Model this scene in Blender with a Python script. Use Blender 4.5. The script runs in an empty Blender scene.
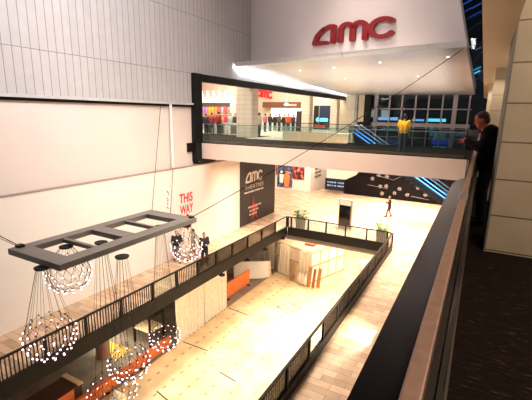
import bpy, bmesh, math, random
import numpy as np
from mathutils import Vector, Matrix
random.seed(7)
S = bpy.context.scene
COL = S.collection
PI = math.pi

# ------------------------------------------------------------------ camera frame (used to place real points on real planes)
FPX, CX, CY, H = 386.0, 266.0, 200.0, 1.65
roll = math.atan(31 / 1740.0); pitch = math.atan(85.5 / FPX); nd = FPX / math.tan(pitch)
dn = Vector((-math.sin(roll) * nd, math.cos(roll) * nd, FPX)).normalized(); UPC = -dn
v1 = Vector((484 - 266, 119 - 200, FPX)); v1 = (v1 - UPC * v1.dot(UPC)).normalized()
XC = v1.cross(UPC)
RW = Matrix((XC, v1, UPC))           # camera (x right, y down, z forward) -> world
CAMP = Vector((0, 0, H))
def ray(u, v): return RW @ Vector((u - CX, v - CY, FPX))
def onz(u, v, z):
    r = ray(u, v); return CAMP + r * ((z - H) / r.z)
def onx(u, v, x):
    r = ray(u, v); return CAMP + r * (x / r.x)
def ony(u, v, y):
    r = ray(u, v); return CAMP + r * (y / r.y)
cam = bpy.data.cameras.new('camera'); co = bpy.data.objects.new('camera', cam); COL.objects.link(co)
cam.sensor_width = 36; cam.sensor_fit = 'HORIZONTAL'; cam.lens = FPX / 532 * 36; cam.clip_start = 0.05; cam.clip_end = 300
mw = Matrix.Identity(4)
ax, ay, az = RW @ Vector((1, 0, 0)), RW @ Vector((0, -1, 0)), RW @ Vector((0, 0, -1))
for i in range(3): mw[i][0], mw[i][1], mw[i][2], mw[i][3] = ax[i], ay[i], az[i], CAMP[i]
co.matrix_world = mw
S.camera = co
S.view_settings.view_transform = 'Standard'; S.view_settings.look = 'None'; S.view_settings.gamma = 1
S.view_settings.use_curve_mapping = False; S.view_settings.exposure = 0.0

# ------------------------------------------------------------------ materials
MATS = {}
def new_mat(name):
    m = bpy.data.materials.new(name); m.use_nodes = True
    return m, m.node_tree.nodes, m.node_tree.links, m.node_tree.nodes['Principled BSDF']
def mat(name, c, rough=.6, metal=0., var=.06, scale=6., spec=.5, bump=0.):
    """plain surface with a slight procedural colour wander"""
    if name in MATS: return MATS[name]
    m, N, L, b = new_mat(name)
    b.inputs['Roughness'].default_value = rough; b.inputs['Metallic'].default_value = metal
    b.inputs['Specular IOR Level'].default_value = spec
    t = N.new('ShaderNodeTexCoord'); n = N.new('ShaderNodeTexNoise'); n.inputs['Scale'].default_value = scale
    n.inputs['Detail'].default_value = 4; L.new(t.outputs['Object'], n.inputs['Vector'])
    r = N.new('ShaderNodeValToRGB'); lo = [max(0, x * (1 - var)) for x in c]; hi = [min(1, x * (1 + var)) for x in c]
    r.color_ramp.elements[0].position = .3; r.color_ramp.elements[1].position = .7
    r.color_ramp.elements[0].color = (*lo, 1); r.color_ramp.elements[1].color = (*hi, 1)
    L.new(n.outputs['Fac'], r.inputs['Fac']); L.new(r.outputs['Color'], b.inputs['Base Color'])
    if bump:
        bp = N.new('ShaderNodeBump'); bp.inputs['Strength'].default_value = bump; L.new(n.outputs['Fac'], bp.inputs['Height'])
        L.new(bp.outputs['Normal'], b.inputs['Normal'])
    MATS[name] = m; return m
def emit(name, c, s):
    if name in MATS: return MATS[name]
    m, N, L, b = new_mat(name)
    b.inputs['Base Color'].default_value = (*c, 1); b.inputs['Emission Color'].default_value = (*c, 1)
    b.inputs['Emission Strength'].default_value = s; MATS[name] = m; return m
def glass(name, tint=(.9, .95, .95), gl=.06, rough=.02):
    if name in MATS: return MATS[name]
    m, N, L, b = new_mat(name); N.remove(b)
    o = N['Material Output']; t = N.new('ShaderNodeBsdfTransparent'); t.inputs['Color'].default_value = (*tint, 1)
    g = N.new('ShaderNodeBsdfGlossy'); g.inputs['Roughness'].default_value = rough
    f = N.new('ShaderNodeLayerWeight'); f.inputs['Blend'].default_value = .5
    pw = N.new('ShaderNodeMath'); pw.operation = 'POWER'; pw.inputs[1].default_value = 5; L.new(f.outputs['Facing'], pw.inputs[0])
    ml = N.new('ShaderNodeMath'); ml.operation = 'MULTIPLY_ADD'; ml.inputs[1].default_value = .6; ml.inputs[2].default_value = gl * .5; L.new(pw.outputs[0], ml.inputs[0])
    mx = N.new('ShaderNodeMixShader'); L.new(ml.outputs[0], mx.inputs['Fac'])
    L.new(t.outputs[0], mx.inputs[1]); L.new(g.outputs[0], mx.inputs[2]); L.new(mx.outputs[0], o.inputs['Surface'])
    MATS[name] = m; return m
def brick(name, axes, w, h, mortar, c1, c2, cm, off=(0, 0), rough=.5, stag=.5, spec=.5, var=.0, bump=.0):
    """tiles / panels laid on two object axes"""
    m, N, L, b = new_mat(name)
    b.inputs['Roughness'].default_value = rough; b.inputs['Specular IOR Level'].default_value = spec
    t = N.new('ShaderNodeTexCoord'); sp = N.new('ShaderNodeSeparateXYZ'); cb = N.new('ShaderNodeCombineXYZ')
    L.new(t.outputs['Object'], sp.inputs[0])
    for k in range(2):
        a = N.new('ShaderNodeMath'); a.operation = 'ADD'; a.inputs[1].default_value = off[k] + 100 * (w if k == 0 else h * 2)
        L.new(sp.outputs['XYZ'.index(axes[k])], a.inputs[0]); L.new(a.outputs[0], cb.inputs[k])
    br = N.new('ShaderNodeTexBrick'); br.offset = stag; br.inputs['Scale'].default_value = 1
    br.inputs['Brick Width'].default_value = w; br.inputs['Row Height'].default_value = h; br.inputs['Mortar Size'].default_value = mortar
    br.inputs['Mortar Smooth'].default_value = .1; br.inputs['Bias'].default_value = 0
    for i, c in zip(('Color1', 'Color2', 'Mortar'), (c1, c2, cm)): br.inputs[i].default_value = (*c, 1)
    L.new(cb.outputs[0], br.inputs['Vector']); out = br.outputs['Color']
    if var:
        n = N.new('ShaderNodeTexNoise'); n.inputs['Scale'].default_value = 2.3; n.inputs['Detail'].default_value = 5; L.new(t.outputs['Object'], n.inputs['Vector'])
        r = N.new('ShaderNodeMapRange'); r.inputs['From Min'].default_value = .3; r.inputs['From Max'].default_value = .7
        r.inputs['To Min'].default_value = 1 - var; r.inputs['To Max'].default_value = 1 + var; L.new(n.outputs['Fac'], r.inputs['Value'])
        mx = N.new('ShaderNodeVectorMath'); mx.operation = 'SCALE'; L.new(out, mx.inputs[0]); L.new(r.outputs[0], mx.inputs['Scale']); out = mx.outputs[0]
    L.new(out, b.inputs['Base Color'])
    if bump:
        bp = N.new('ShaderNodeBump'); bp.inputs['Strength'].default_value = bump; bp.invert = True; L.new(br.outputs['Fac'], bp.inputs['Height']); L.new(bp.outputs['Normal'], b.inputs['Normal'])
    MATS[name] = m; return m

M_side = brick('siding', 'YZ', .325, 3.0, .012, (.50, .47, .46), (.47, .445, .44), (.17, .155, .15), off=(.1, -.8), rough=.45, stag=0, var=.04)
M_wall = mat('pink_plaster', (.70, .595, .54), .8, var=.03, scale=.5)
M_hoard = mat('hoarding_white', (.78, .70, .635), .7, var=.02, scale=.7)
M_fascia = mat('fascia_pink', (.88, .71, .63), .6, var=.03, scale=.8)
M_amcwall = mat('fascia_lilac_white', (.66, .585, .585), .7, var=.03, scale=.4)
M_soff = brick('soffit_metal', 'XY', 2.6, 3.4, .012, (.66, .63, .60), (.64, .61, .585), (.5, .48, .45), rough=.3, stag=0, var=.04); M_soff.node_tree.nodes['Principled BSDF'].inputs['Metallic'].default_value = .35
M_black = mat('black_metal', (.007, .0065, .0065), .5, var=.2, spec=.2)
M_dark = mat('dark_bronze', (.03, .026, .024), .35, metal=.3)
M_frame = mat('graphite_frame', (.14, .13, .125), .45, metal=.4, var=.08, scale=3)
M_red = mat('sign_red', (.22, .008, .013), .4, var=.08)
M_redpaint = mat('red_paint', (.62, .02, .03), .6)
M_white = mat('white_paint', (.82, .8, .77), .6)
M_cream = mat('cream_paint', (.80, .70, .55), .6)
M_tile = brick('mall_tile', 'XY', .76, .29, .008, (.50, .345, .235), (.32, .215, .145), (.21, .14, .10), rough=.25, var=.12, spec=.35)
M_tile2 = brick('lobby_tile', 'XY', .9, .9, .012, (.74, .68, .56), (.68, .62, .51), (.5, .45, .36), rough=.3)
M_pillar = brick('stone_panel', 'XZ', 6., .4515, .009, (.47, .37, .265), (.43, .335, .24), (.13, .10, .075), off=(3.3, -.023 + .0), rough=.4, stag=0, var=.10)
M_pillar2 = brick('stone_panel_small', 'XZ', 3., .30, .008, (.60, .50, .37), (.56, .46, .34), (.34, .27, .2), off=(1.3, 0), rough=.4, stag=0, var=.08)
M_coltile = brick('column_tile', 'XZ', .5, .33, .012, (.78, .69, .57), (.72, .63, .52), (.5, .43, .35), rough=.4, stag=0)
M_conc = mat('concrete_floor', (.20, .165, .14), .7, var=.25, scale=1.2)
M_orange = mat('orange_panel', (.80, .20, .05), .55, var=.1)
M_plast = mat('white_sheeting', (.85, .78, .69), .5, var=.1, scale=4, bump=.3)
M_wood = mat('lumber', (.52, .28, .13), .6, var=.2, scale=8)
M_woodpale = mat('pale_board', (.74, .58, .38), .6, var=.1, scale=5)
M_glass = glass('clear_glass', (.86, .93, .91))
M_glassd = glass('smoked_glass', (.42, .42, .40))
M_glassn = glass('night_glass', (.55, .62, .68))
M_rail = mat('copper_handrail', (.36, .22, .17), .38, metal=.55, var=.12, scale=30)
M_steel = mat('bright_steel', (.75, .73, .7), .25, metal=.9)
M_cable = mat('cable', (.008, .007, .007), .8, spec=.1)
M_chain = mat('chain_wire', (.045, .035, .03), .6, spec=.2)
M_bulb = emit('bulb_glow', (1., .74, .80), 2.6)
M_skin = mat('skin', (.55, .30, .21), .55)
M_skin2 = mat('skin_red_lit', (.58, .13, .07), .5)  # red light on the man's face put into the skin colour
M_hair = mat('hair_dark', (.03, .022, .018), .6)

# carpet: dark brown with broken pale streaks
m, N, L, b = new_mat('carpet'); b.inputs['Roughness'].default_value = .95; b.inputs['Specular IOR Level'].default_value = .1
t = N.new('ShaderNodeTexCoord'); mp = N.new('ShaderNodeMapping'); mp.inputs['Scale'].default_value = (7, 60, 1); mp.inputs['Rotation'].default_value = (0, 0, .05)
n = N.new('ShaderNodeTexNoise'); n.inputs['Scale'].default_value = 1; n.inputs['Detail'].default_value = 6; n.inputs['Roughness'].default_value = .7
r = N.new('ShaderNodeValToRGB'); e = r.color_ramp.elements
e[0].position = .45; e[0].color = (.007, .004, .003, 1); e[1].position = .74; e[1].color = (.20, .125, .095, 1)
el = r.color_ramp.elements.new(.6); el.color = (.015, .009, .007, 1)
L.new(t.outputs['Object'], mp.inputs[0]); L.new(mp.outputs[0], n.inputs['Vector']); L.new(n.outputs['Fac'], r.inputs['Fac']); L.new(r.outputs['Color'], b.inputs['Base Color'])
M_carpet = m
# plywood sheets with rows of grey stamps
m, N, L, b = new_mat('stamped_plywood'); b.inputs['Roughness'].default_value = .6
t = N.new('ShaderNodeTexCoord'); sp = N.new('ShaderNodeSeparateXYZ'); L.new(t.outputs['Object'], sp.inputs[0])
def mth(op, a, bb):
    q = N.new('ShaderNodeMath'); q.operation = op
    for i, x in enumerate((a, bb)):
        if isinstance(x, (int, float)): q.inputs[i].default_value = x
        elif x is not None: L.new(x, q.inputs[i])
    return q.outputs[0]
fx = mth('FRACT', mth('ADD', mth('DIVIDE', sp.outputs[0], .98), 50.), None); fy = mth('FRACT', mth('ADD', mth('DIVIDE', sp.outputs[1], .61), 50.), None)
st = mth('MULTIPLY', mth('LESS_THAN', fx, .13), mth('LESS_THAN', fy, .34))
n2 = N.new('ShaderNodeTexNoise'); n2.inputs['Scale'].default_value = 1.4; n2.inputs['Detail'].default_value = 3; L.new(t.outputs['Object'], n2.inputs['Vector'])
st = mth('MULTIPLY', st, mth('MULTIPLY', mth('GREATER_THAN', n2.outputs['Fac'], .36), .62))
sx = mth('LESS_THAN', mth('FRACT', mth('ADD', mth('DIVIDE', sp.outputs[0], 2.44), 50.), None), .008)
sy = mth('LESS_THAN', mth('FRACT', mth('ADD', mth('DIVIDE', sp.outputs[1], 1.22), 50.), None), .012)
st = mth('ADD', st, mth('MULTIPLY', mth('MAXIMUM', sx, sy), .12))
n3 = N.new('ShaderNodeTexNoise'); n3.inputs['Scale'].default_value = .9; n3.inputs['Detail'].default_value = 6; L.new(t.outputs['Object'], n3.inputs['Vector'])
r3 = N.new('ShaderNodeValToRGB'); r3.color_ramp.elements[0].color = (.56, .40, .22, 1); r3.color_ramp.elements[1].color = (.71, .55, .34, 1)
r3.color_ramp.elements[0].position = .35; r3.color_ramp.elements[1].position = .65; L.new(n3.outputs['Fac'], r3.inputs['Fac'])
mx = N.new('ShaderNodeMix'); mx.data_type = 'RGBA'; L.new(st, mx.inputs['Factor']); L.new(r3.outputs['Color'], mx.inputs['A']); mx.inputs['B'].default_value = (.14, .11, .09, 1)
L.new(mx.outputs['Result'], b.inputs['Base Color']); M_ply = m

# ------------------------------------------------------------------ mesh helpers
def B(): return bmesh.new()
def box(bm, x0, x1, y0, y1, z0, z1):
    vs = [bm.verts.new(p) for p in ((x0, y0, z0), (x1, y0, z0), (x1, y1, z0), (x0, y1, z0), (x0, y0, z1), (x1, y0, z1), (x1, y1, z1), (x0, y1, z1))]
    for f in ((3, 2, 1, 0), (4, 5, 6, 7), (0, 1, 5, 4), (1, 2, 6, 5), (2, 3, 7, 6), (3, 0, 4, 7)): bm.faces.new([vs[i] for i in f])
    return vs
def xf(bm, vs, M):
    for v in vs: v.co = M @ v.co
def prism(bm, pts, d):
    """polygon pts pushed along vector d"""
    d = Vector(d); a = [bm.verts.new(p) for p in pts]; c = [bm.verts.new(Vector(p) + d) for p in pts]; n = len(pts)
    bm.faces.new(a[::-1]); bm.faces.new(c)
    for i in range(n): bm.faces.new((a[i], a[(i + 1) % n], c[(i + 1) % n], c[i]))
def tube(bm, p, q, r0, r1=None, seg=8, cap=True):
    p, q = Vector(p), Vector(q); r1 = r0 if r1 is None else r1; d = (q - p)
    if d.length < 1e-6: return
    z = d.normalized(); x = z.orthogonal().normalized(); y = z.cross(x)
    a = []; c = []
    for i in range(seg):
        w = x * math.cos(2 * PI * i / seg) + y * math.sin(2 * PI * i / seg)
        a.append(bm.verts.new(p + w * r0)); c.append(bm.verts.new(q + w * r1))
    for i in range(seg): bm.faces.new((a[i], a[(i + 1) % seg], c[(i + 1) % seg], c[i]))
    if cap: bm.faces.new(a[::-1]); bm.faces.new(c)
def path(bm, pts, r, seg=6):
    for i in range(len(pts) - 1): tube(bm, pts[i], pts[i + 1], r, seg=seg)
def ball(bm, c, r, sub=2, sc=(1, 1, 1), rot=None):
    M = Matrix.Translation(c) @ (rot.to_4x4() if rot else Matrix.Identity(4)) @ Matrix.Diagonal((*[r * s for s in sc], 1))
    bmesh.ops.create_icosphere(bm, subdivisions=sub, radius=1, matrix=M)
def lathe(bm, prof, c=(0, 0, 0), seg=20):
    rings = []
    for r, z in prof: rings.append([bm.verts.new((c[0] + r * math.cos(2 * PI * i / seg), c[1] + r * math.sin(2 * PI * i / seg), c[2] + z)) for i in range(seg)])
    for a, d in zip(rings, rings[1:]):
        for i in range(seg): bm.faces.new((a[i], a[(i + 1) % seg], d[(i + 1) % seg], d[i]))
    bm.faces.new(rings[0][::-1]); bm.faces.new(rings[-1])
def obj(name, bm, m, parent=None, smooth=False, bevel=0):
    me = bpy.data.meshes.new(name)
    bmesh.ops.recalc_face_normals(bm, faces=bm.faces[:]); bm.to_mesh(me); bm.free()
    for x in (m if isinstance(m, (list, tuple)) else [m]): me.materials.append(x)
    if smooth: me.polygons.foreach_set('use_smooth', [True] * len(me.polygons))
    o = bpy.data.objects.new(name, me); COL.objects.link(o)
    if parent:
        o.parent = parent
        if parent.type == 'EMPTY' or parent.location.length: pass
    if bevel:
        k = o.modifiers.new('bevel', 'BEVEL'); k.width = bevel; k.segments = 2; k.limit_method = 'ANGLE'
    return o
def tag(o, label, cat, group=None, kind=None):
    o['label'] = label; o['category'] = cat
    if group: o['group'] = group
    if kind: o['kind'] = kind
    return o
def thing(name, label, cat, loc=(0, 0, 0), rz=0, group=None):
    o = bpy.data.objects.new(name, None); COL.objects.link(o); o.empty_display_size = .2
    o.location = loc; o.rotation_euler = (0, 0, rz); return tag(o, label, cat, group)
def struct(name, bm, m, label=None, cat='structure', parent=None):
    o = obj(name, bm, m, parent)
    if not parent: o['kind'] = 'structure'
    if label: o['label'] = label; o['category'] = cat
    return o
def label_part(o, t): o['label'] = t; return o
def boxes(name, m, lst, parent=None, bevel=0):
    bm = B()
    for q in lst: box(bm, *q)
    return obj(name, bm, m, parent, bevel=bevel)
def text_mesh(name, s, size, m, depth=.01, off=0., sx=1., shear=0.):
    c = bpy.data.curves.new('tmp', 'FONT'); c.body = s; c.size = size; c.extrude = depth / 2; c.offset = off; c.shear = shear
    t = bpy.data.objects.new('tmp', c); COL.objects.link(t)
    me = bpy.data.meshes.new_from_object(t.evaluated_get(bpy.context.evaluated_depsgraph_get()))
    bpy.data.objects.remove(t); bpy.data.curves.remove(c)
    me.transform(Matrix.Diagonal((sx, 1, 1, 1))); me.materials.clear(); me.materials.append(m); me.name = name
    return me
def fit_text(name, s, m, org, X, Y, w, h, depth=.012, off=0., parent=None):
    """lettering fitted to a w x h box whose lower-left corner is org, with axes X, Y"""
    me = text_mesh(name, s, 1., m, depth, off)
    co_ = np.array([v.co for v in me.vertices]); lo, hi = co_.min(0), co_.max(0)
    X, Y = Vector(X).normalized(), Vector(Y).normalized(); Z = X.cross(Y)
    for v in me.vertices:
        a = (v.co.x - lo[0]) / (hi[0] - lo[0]) * w; bq = (v.co.y - lo[1]) / (hi[1] - lo[1]) * h
        v.co = Vector(org) + X * a + Y * bq + Z * (v.co.z)
    o = bpy.data.objects.new(name, me); COL.objects.link(o)
    if parent: o.parent = parent
    return o
def stroke(bm, P, w, X, Y, org, d):
    """flat rounded stroke through 2-D points P, given thickness d along X x Y"""
    X, Y, org = Vector(X), Vector(Y), Vector(org); Z = X.cross(Y).normalized() * d
    def T(p): return org + X * p[0] + Y * p[1]
    for k, p in enumerate(P): 
        prism(bm, [T((p[0] + w / 2 * math.cos(2 * PI * i / 14), p[1] + w / 2 * math.sin(2 * PI * i / 14))) for i in range(14)], Z * (1 + .0005 * (k % 3)))
    for a, c in zip(P, P[1:]):
        t = Vector((c[0] - a[0], c[1] - a[1])); n = Vector((-t.y, t.x)).normalized() * w / 2
        prism(bm, [T((a[0] - n.x, a[1] - n.y)), T((c[0] - n.x, c[1] - n.y)), T((c[0] + n.x, c[1] + n.y)), T((a[0] + n.x, a[1] + n.y))], Z)
def arc(c, rx, ry, a0, a1, n=14): return [(c[0] + rx * math.cos(math.radians(a0 + (a1 - a0) * i / n)), c[1] + ry * math.sin(math.radians(a0 + (a1 - a0) * i / n))) for i in range(n + 1)]
def wedge_letters():
    """the three letters in a 2.8 x 1 box: swept wedge a, double-arch m, open ring c"""
    w = .19; h = w / 2
    a = [[(.80, h), (.80, .88), (.66, .90), (.42, .78), (.20, .50), (h, h + .02), (.56, h)]]
    mm = [[(1.06, h), (1.06, .60)] + arc((1.27, .62), .21, .28, 180, 0, 10) + [(1.48, h)], [(1.48, .60)] + arc((1.69, .62), .21, .28, 180, 0, 10) + [(1.90, h)]]
    c = [arc((2.43, .5), .36, .40, 42, 318, 22)]
    return w, [a, mm, c]
def lerp(a, c, t): return a + (c - a) * t

F1, F0 = -6.2, -11.0
XW = -14.4
# ================================================================== SETTING
# upper walkway floor (carpet) where the camera stands, and the bridge deck
bm = B(); box(bm, -.085, 6, -3, 24, -.3, 0); struct('floor_walkway', bm, M_carpet)
bm = B(); box(bm, XW + .02, -.42, 18.0, 23.0, -.93, -.04); struct('floor_bridge', bm, M_fascia)
bm = B(); box(bm, XW + .02, -.02, 18.06, 23.0, -.04, 0); struct('floor_bridge_carpet', bm, M_carpet)
bm = B(); box(bm, -30, XW + .02, 17.0, 27, -.5, 0); struct('floor_lobby_carpet', bm, M_carpet)
bm = B(); box(bm, -30, -11.3, 27., 46, -.5, .0); struct('floor_lobby', bm, M_tile2)
bm = B(); box(bm, XW+.02, -11.3, 23., 27, -.5, .0); struct('floor_lobby_strip', bm, M_tile2)
# concourse floor with the opening x -11..-3.95, y 1..23.1
bm = B()
for q in ((-26, -11.02, -2, 23.1), (-3.93, -.3, -2, 23.1), (-26, 3, 23.1, 46)): box(bm, q[0], q[1], q[2], q[3], F1 - .25, F1)
struct('floor_concourse', bm, M_tile)
# lower floor: bare concrete with plywood laid over it
bm = B(); box(bm, -24, 6, -2, 46, F0 - .3, F0 - .03); struct('floor_lower', bm, M_conc)
bm = B(); box(bm, -13.5, 4, -2, 45, F0 - .03, F0); struct('floor_plywood', bm, M_ply)
bm = B(); box(bm, -24.2, -24, -2, 46, F0, F1 - .25); struct('wall_lower_left', bm, M_conc)
bm = B(); box(bm, -24, 6, 45.6, 46, F0, F1 - .25); struct('wall_lower_back', bm, M_conc)
# left wall: siding above, plaster below, opening with black frame beyond y 17.6
bm = B(); box(bm, XW - .25, XW, -3, 17.6, 2.2, 16); box(bm, XW - .25, XW, 17.6, 46, 3.75, 16); struct('wall_left', bm, M_side)
bm = B(); box(bm, XW - .35, XW - .06, -3, 17.6, F1, 2.02); box(bm, XW - .35, XW - .06, 17.6, 28, F1, -1.0); struct('wall_left_lower', bm, M_wall)
bm = B(); box(bm, XW - .1, XW + .14, -3, 18.0, 2.09, 2.2); struct('trim_1', bm, mat('ledge_grey', (.52, .50, .49), .4))
bm = B(); box(bm, XW - .1, XW + .03, -3, 17.6, 1.98, 2.09); struct('ledge_gap_strip', bm, M_black)  # black strip stands in for the shade in the gap below the ledge
bm = B(); box(bm, XW - .3, XW + .22, 17.45, 18.12, -1.05, 3.82); box(bm, XW - .3, XW + .12, 18.12, 45, 3.42, 3.82); box(bm, XW - .1, XW + .3, 17.5, 19.2, -1.2, -.94)
struct('trim_3', bm, M_black)
# white hoarding along the concourse
bm = B(); box(bm, -14.24, -14.1, -3, 27.1, F1, -1.28); struct('wall_hoarding', bm, M_hoard)
bm = B(); box(bm, -14.3, -14.08, -3, 21.9, -1.28, -1.245); struct('trim_4', bm, mat('hoarding_cap', (.30, .22, .18), .6))
# box-shaped upper front wall with its soffit
FL, FR = Vector((XW, 23.8, 0)), Vector((-1.14, 20.0, 0))
FD = (FR - FL).normalized(); FN = Vector((FD.y, -FD.x, 0))
def fplane(u, v):
    r = ray(u, v); t = (FL - CAMP).dot(FN) / r.dot(FN); return CAMP + r * t
ft = fplane(460, 0); fb_ = fplane(467, 45); fz_ = Vector((0, 0, 1))
k_ = (15.9 - fb_.z) / (ft.z - fb_.z); ftop = fb_ + (ft - fb_) * k_; fbot = fb_ + (ft - fb_) * ((4.7 - fb_.z) / (ft.z - fb_.z))
bm = B(); prism(bm, [FL + fz_ * 4.7, fbot, ftop, FL + fz_ * 15.9], FN * -.3)
struct('wall_front', bm, M_amcwall)
bm = B()
A = [Vector(p) for p in ((XW + .25, 21.6, 4.60), (-1.02, 19.45, 4.62), (-1.07, 45, 3.93), (XW + .25, 45, 4.0))]
Bq = [Vector(p) for p in ((XW, 21.6, 4.86), (-1.02, 19.45, 4.88), (-1.07, 45, 4.88), (XW, 45, 4.88))]
va = [bm.verts.new(p) for p in A]; vb = [bm.verts.new(p) for p in Bq]
bm.faces.new(va); bm.faces.new(vb[::-1])
for i in range(4): bm.faces.new((va[i], va[(i + 1) % 4], vb[(i + 1) % 4], vb[i]))
struct('ceiling_soffit', bm, M_soff)
bm = B(); prism(bm, [(XW + .05, 21.6, 4.55), (XW + .12, 21.6, 4.55), (XW + .12, 45, 3.96), (XW + .05, 45, 3.96)], (0, 0, .05))
tag(obj('cove_light', bm, emit('cove_white', (.85, .92, 1.), 14.)), 'long white cove light strip along the wall edge of the soffit', 'light')
for i, (u, v) in enumerate(((300, 70), (334, 66.5), (380, 62), (448, 55.6), (418, 76), (345, 78))):
    # small ceiling spots recessed in the soffit
    p = None
    for k in range(40):                      # march to the soffit plane
        y = 20 + k * .6; q = ony(u, v, y); zs = lerp(4.61, 3.96, (y - 20) / 25)
        if q.z >= zs: p = Vector((q.x, y, zs)); break
    if p is None: continue
    t = thing('downlight', ['small round soffit downlight nearest the cove strip', 'small round soffit downlight below the first red letter', 'small round soffit downlight below the last red letter', 'small round soffit downlight close to where the long cable is anchored', 'deep small soffit downlight over the bridge', 'deep soffit downlight near the far end of the cove strip'][i], 'light', p, 0, 'soffit downlights')
    bm = B(); lathe(bm, [(.09, -.012), (.09, .03)], seg=14); obj('trim_ring', bm, M_white, t)
    bm = B(); lathe(bm, [(.06, -.02), (.06, -.010)], seg=14); obj('lens', bm, emit('spot_glow', (1, .95, .88), 9.), t)
# right side: stone pillars and the beige bulkhead over the walkway
bm = B(); box(bm, .21, 3, 5.45, 6.3, 0, 4.2); struct('pillar_near', bm, M_pillar)
bm = B(); box(bm, .192, .214, 5.43, 6.3, 0, 4.2); struct('trim_5', bm, mat('pillar_edge', (.16, .14, .12), .5, metal=.1))
bm = B(); box(bm, .085, 3, 9.0, 9.8, 0, 2.6); struct('pillar_middle', bm, M_pillar2)
bm = B(); box(bm, .02, 3, 12.6, 13.4, 0, 2.6); struct('pillar_far', bm, M_pillar2)
bm = B(); box(bm, -.13, .185, 2.8, 22, 2.6, 3.0); box(bm, .185, 4, 6.35, 22, 2.6, 3.0); struct('ceiling_walkway', bm, mat('bulkhead_beige', (.62, .50, .36), .45, var=.05, scale=1.5))
# dark glazed back wall
win = bpy.data.objects.new('window_1', None); COL.objects.link(win); win['kind'] = 'structure'; win.location = (-7, 45, F1)
def wpart(name, bm, m):
    bmesh.ops.translate(bm, verts=bm.verts[:], vec=(7, -45, -F1)); return obj(name, bm, m, win)
bm = B(); box(bm, -13.5, 3, 45.2, 45.24, F1, 16); wpart('glass_pane', bm, M_glassn)
M_mull = mat('mullion_grey', (.38, .38, .42), .4, metal=.3)
for u, v in ((390, 100), (402.5, 100), (416, 100), (429, 100), (443, 100), (470, 100)):
    x = ony(u, v, 45).x; bm = B(); box(bm, x - .07, x + .07, 45.0, 45.3, -3.2, 4.3); wpart('mullion', bm, M_mull)
for x, w in ((-10.75, .42), (-2.75, .40), (-13.0, .3)):
    bm = B(); box(bm, x - w / 2, x + w / 2, 44.8, 45.3, F1 + 1.5, 4.3); wpart('mullion', bm, M_mull)
bm = B(); box(bm, -13.3, -1.2, 44.9, 45.3, .62, 1.02); wpart('transom', bm, M_mull)
bm = B(); box(bm, -13.3, -1.2, 45.0, 45.3, 2.45, 2.55); wpart('transom', bm, M_mull)
bm = B(); box(bm, -13.3, -1.2, 45.0, 45.3, -.6, -.5); wpart('transom', bm, M_mull)
bm = B(); box(bm, -32, 8, 55, 55.3, F1, 20); struct('wall_back', bm, mat('night_wall', (.03, .04, .055), .7, var=.4, scale=.4))
# black corner post where the lobby meets the glass
bm = B(); box(bm, -11.9, -11.2, 44.2, 44.8, 0, 4.0); struct('trim_6', bm, M_black)

# ================================================================== AMC SIGN on the front wall
sg = thing('wall_sign', 'big red sign of three rounded letters high on the pale front wall', 'sign', FL)
def fplane(u, v):
    r = ray(u, v); t = (FL - CAMP).dot(FN) / r.dot(FN); return CAMP + r * t
p0 = fplane(313.5, 46.5); p1 = fplane(398, 16)
q0 = fplane(396, 38.5)
Wd = (p1 - p0).dot(FD); zb0 = p0.z; zb1 = q0.z - .0
X = (FD * Wd + Vector((0, 0, (zb1 - zb0) * .75))) / 2.82
Yv = Vector((0, 0, 1)) * ((p1.z - q0.z) * 1.02)
w, LET = wedge_letters()
for nm, st_ in zip(('letter', 'letter', 'letter'), LET):
    bm = B()
    for P in st_: stroke(bm, P, w, X, Yv, p0 - FL + FN * .03, .16)
    o = obj(nm, bm, M_red, sg)

# ================================================================== HOARDING LETTERING, BANNER
Yw, Zw = Vector((0, 1, 0)), Vector((0, 0, 1))
t = thing('wall_lettering', 'red capital lettering on the white hoarding above the chandelier frame end', 'sign', (-14.1, 15.9, -3.9))
L0 = Vector((-14.1, 15.9, -3.9))
fit_text('letters', 'THIS', M_redpaint, Vector((-14.092, 15.85, -3.25)) - L0, Yw, Zw, 1.1, .54, off=.02, parent=t)
fit_text('letters', 'WAY', M_redpaint, Vector((-14.092, 15.87, -3.90)) - L0, Yw, Zw, 1.1, .54, off=.02, parent=t)
bm = B(); stroke(bm, [(0, .36), (.8, .36)], .2, Yw, Zw, Vector((-14.095, 15.95, -4.75)) - L0, .012); stroke(bm, [(.5, .72), (.95, .36), (.5, 0)], .2, Yw, Zw, Vector((-14.095, 15.95, -4.75)) - L0, .013)
obj('arrow', bm, M_redpaint, t)
t = thing('banner', 'tall black banner with white logo and red star on the hoarding', 'banner', (-14.09, 24.5, F1))
L0 = Vector((-14.09, 24.5, F1))
bm = B(); box(bm, 0, .03, -2.55, 2.6, .08, 4.9); obj('panel', bm, mat('banner_black', (.022, .02, .022), .5), t)
bm = B()
for st_ in LET:
    for P in st_: stroke(bm, P, w, Yw * (2.4 / 2.82), Zw * .78, Vector((.03, -1.87, 3.08)), .012)
obj('logo', bm, M_white, t)
fit_text('lettering', 'THEATRES', mat('banner_grey', (.55, .53, .5), .6), Vector((.035, -1.95, 2.62)), Yw, Zw, 2.65, .30, parent=t)
bm = B()
xx = 0.
for k, l in enumerate((.42, .2, .5, .16, .6, .36)):
    box(bm, .03, .04, -2.0 + xx, -2.0 + xx + l, 2.36, 2.47); xx += l + .09
obj('small_line', bm, M_white, t)
bm = B()
pts = []
for k in range(10):
    r_ = (1.0 if k % 2 == 0 else .36); a = PI / 2 + k * PI / 5
    pts.append(Vector((.03, -.65 + r_ * math.cos(a) * .62 - .12 * math.sin(a), 1.05 + r_ * math.sin(a))))
prism(bm, pts, (.012, 0, 0)); label_part(obj('star', bm, M_redpaint, t), 'red star')
bm = B()
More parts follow.
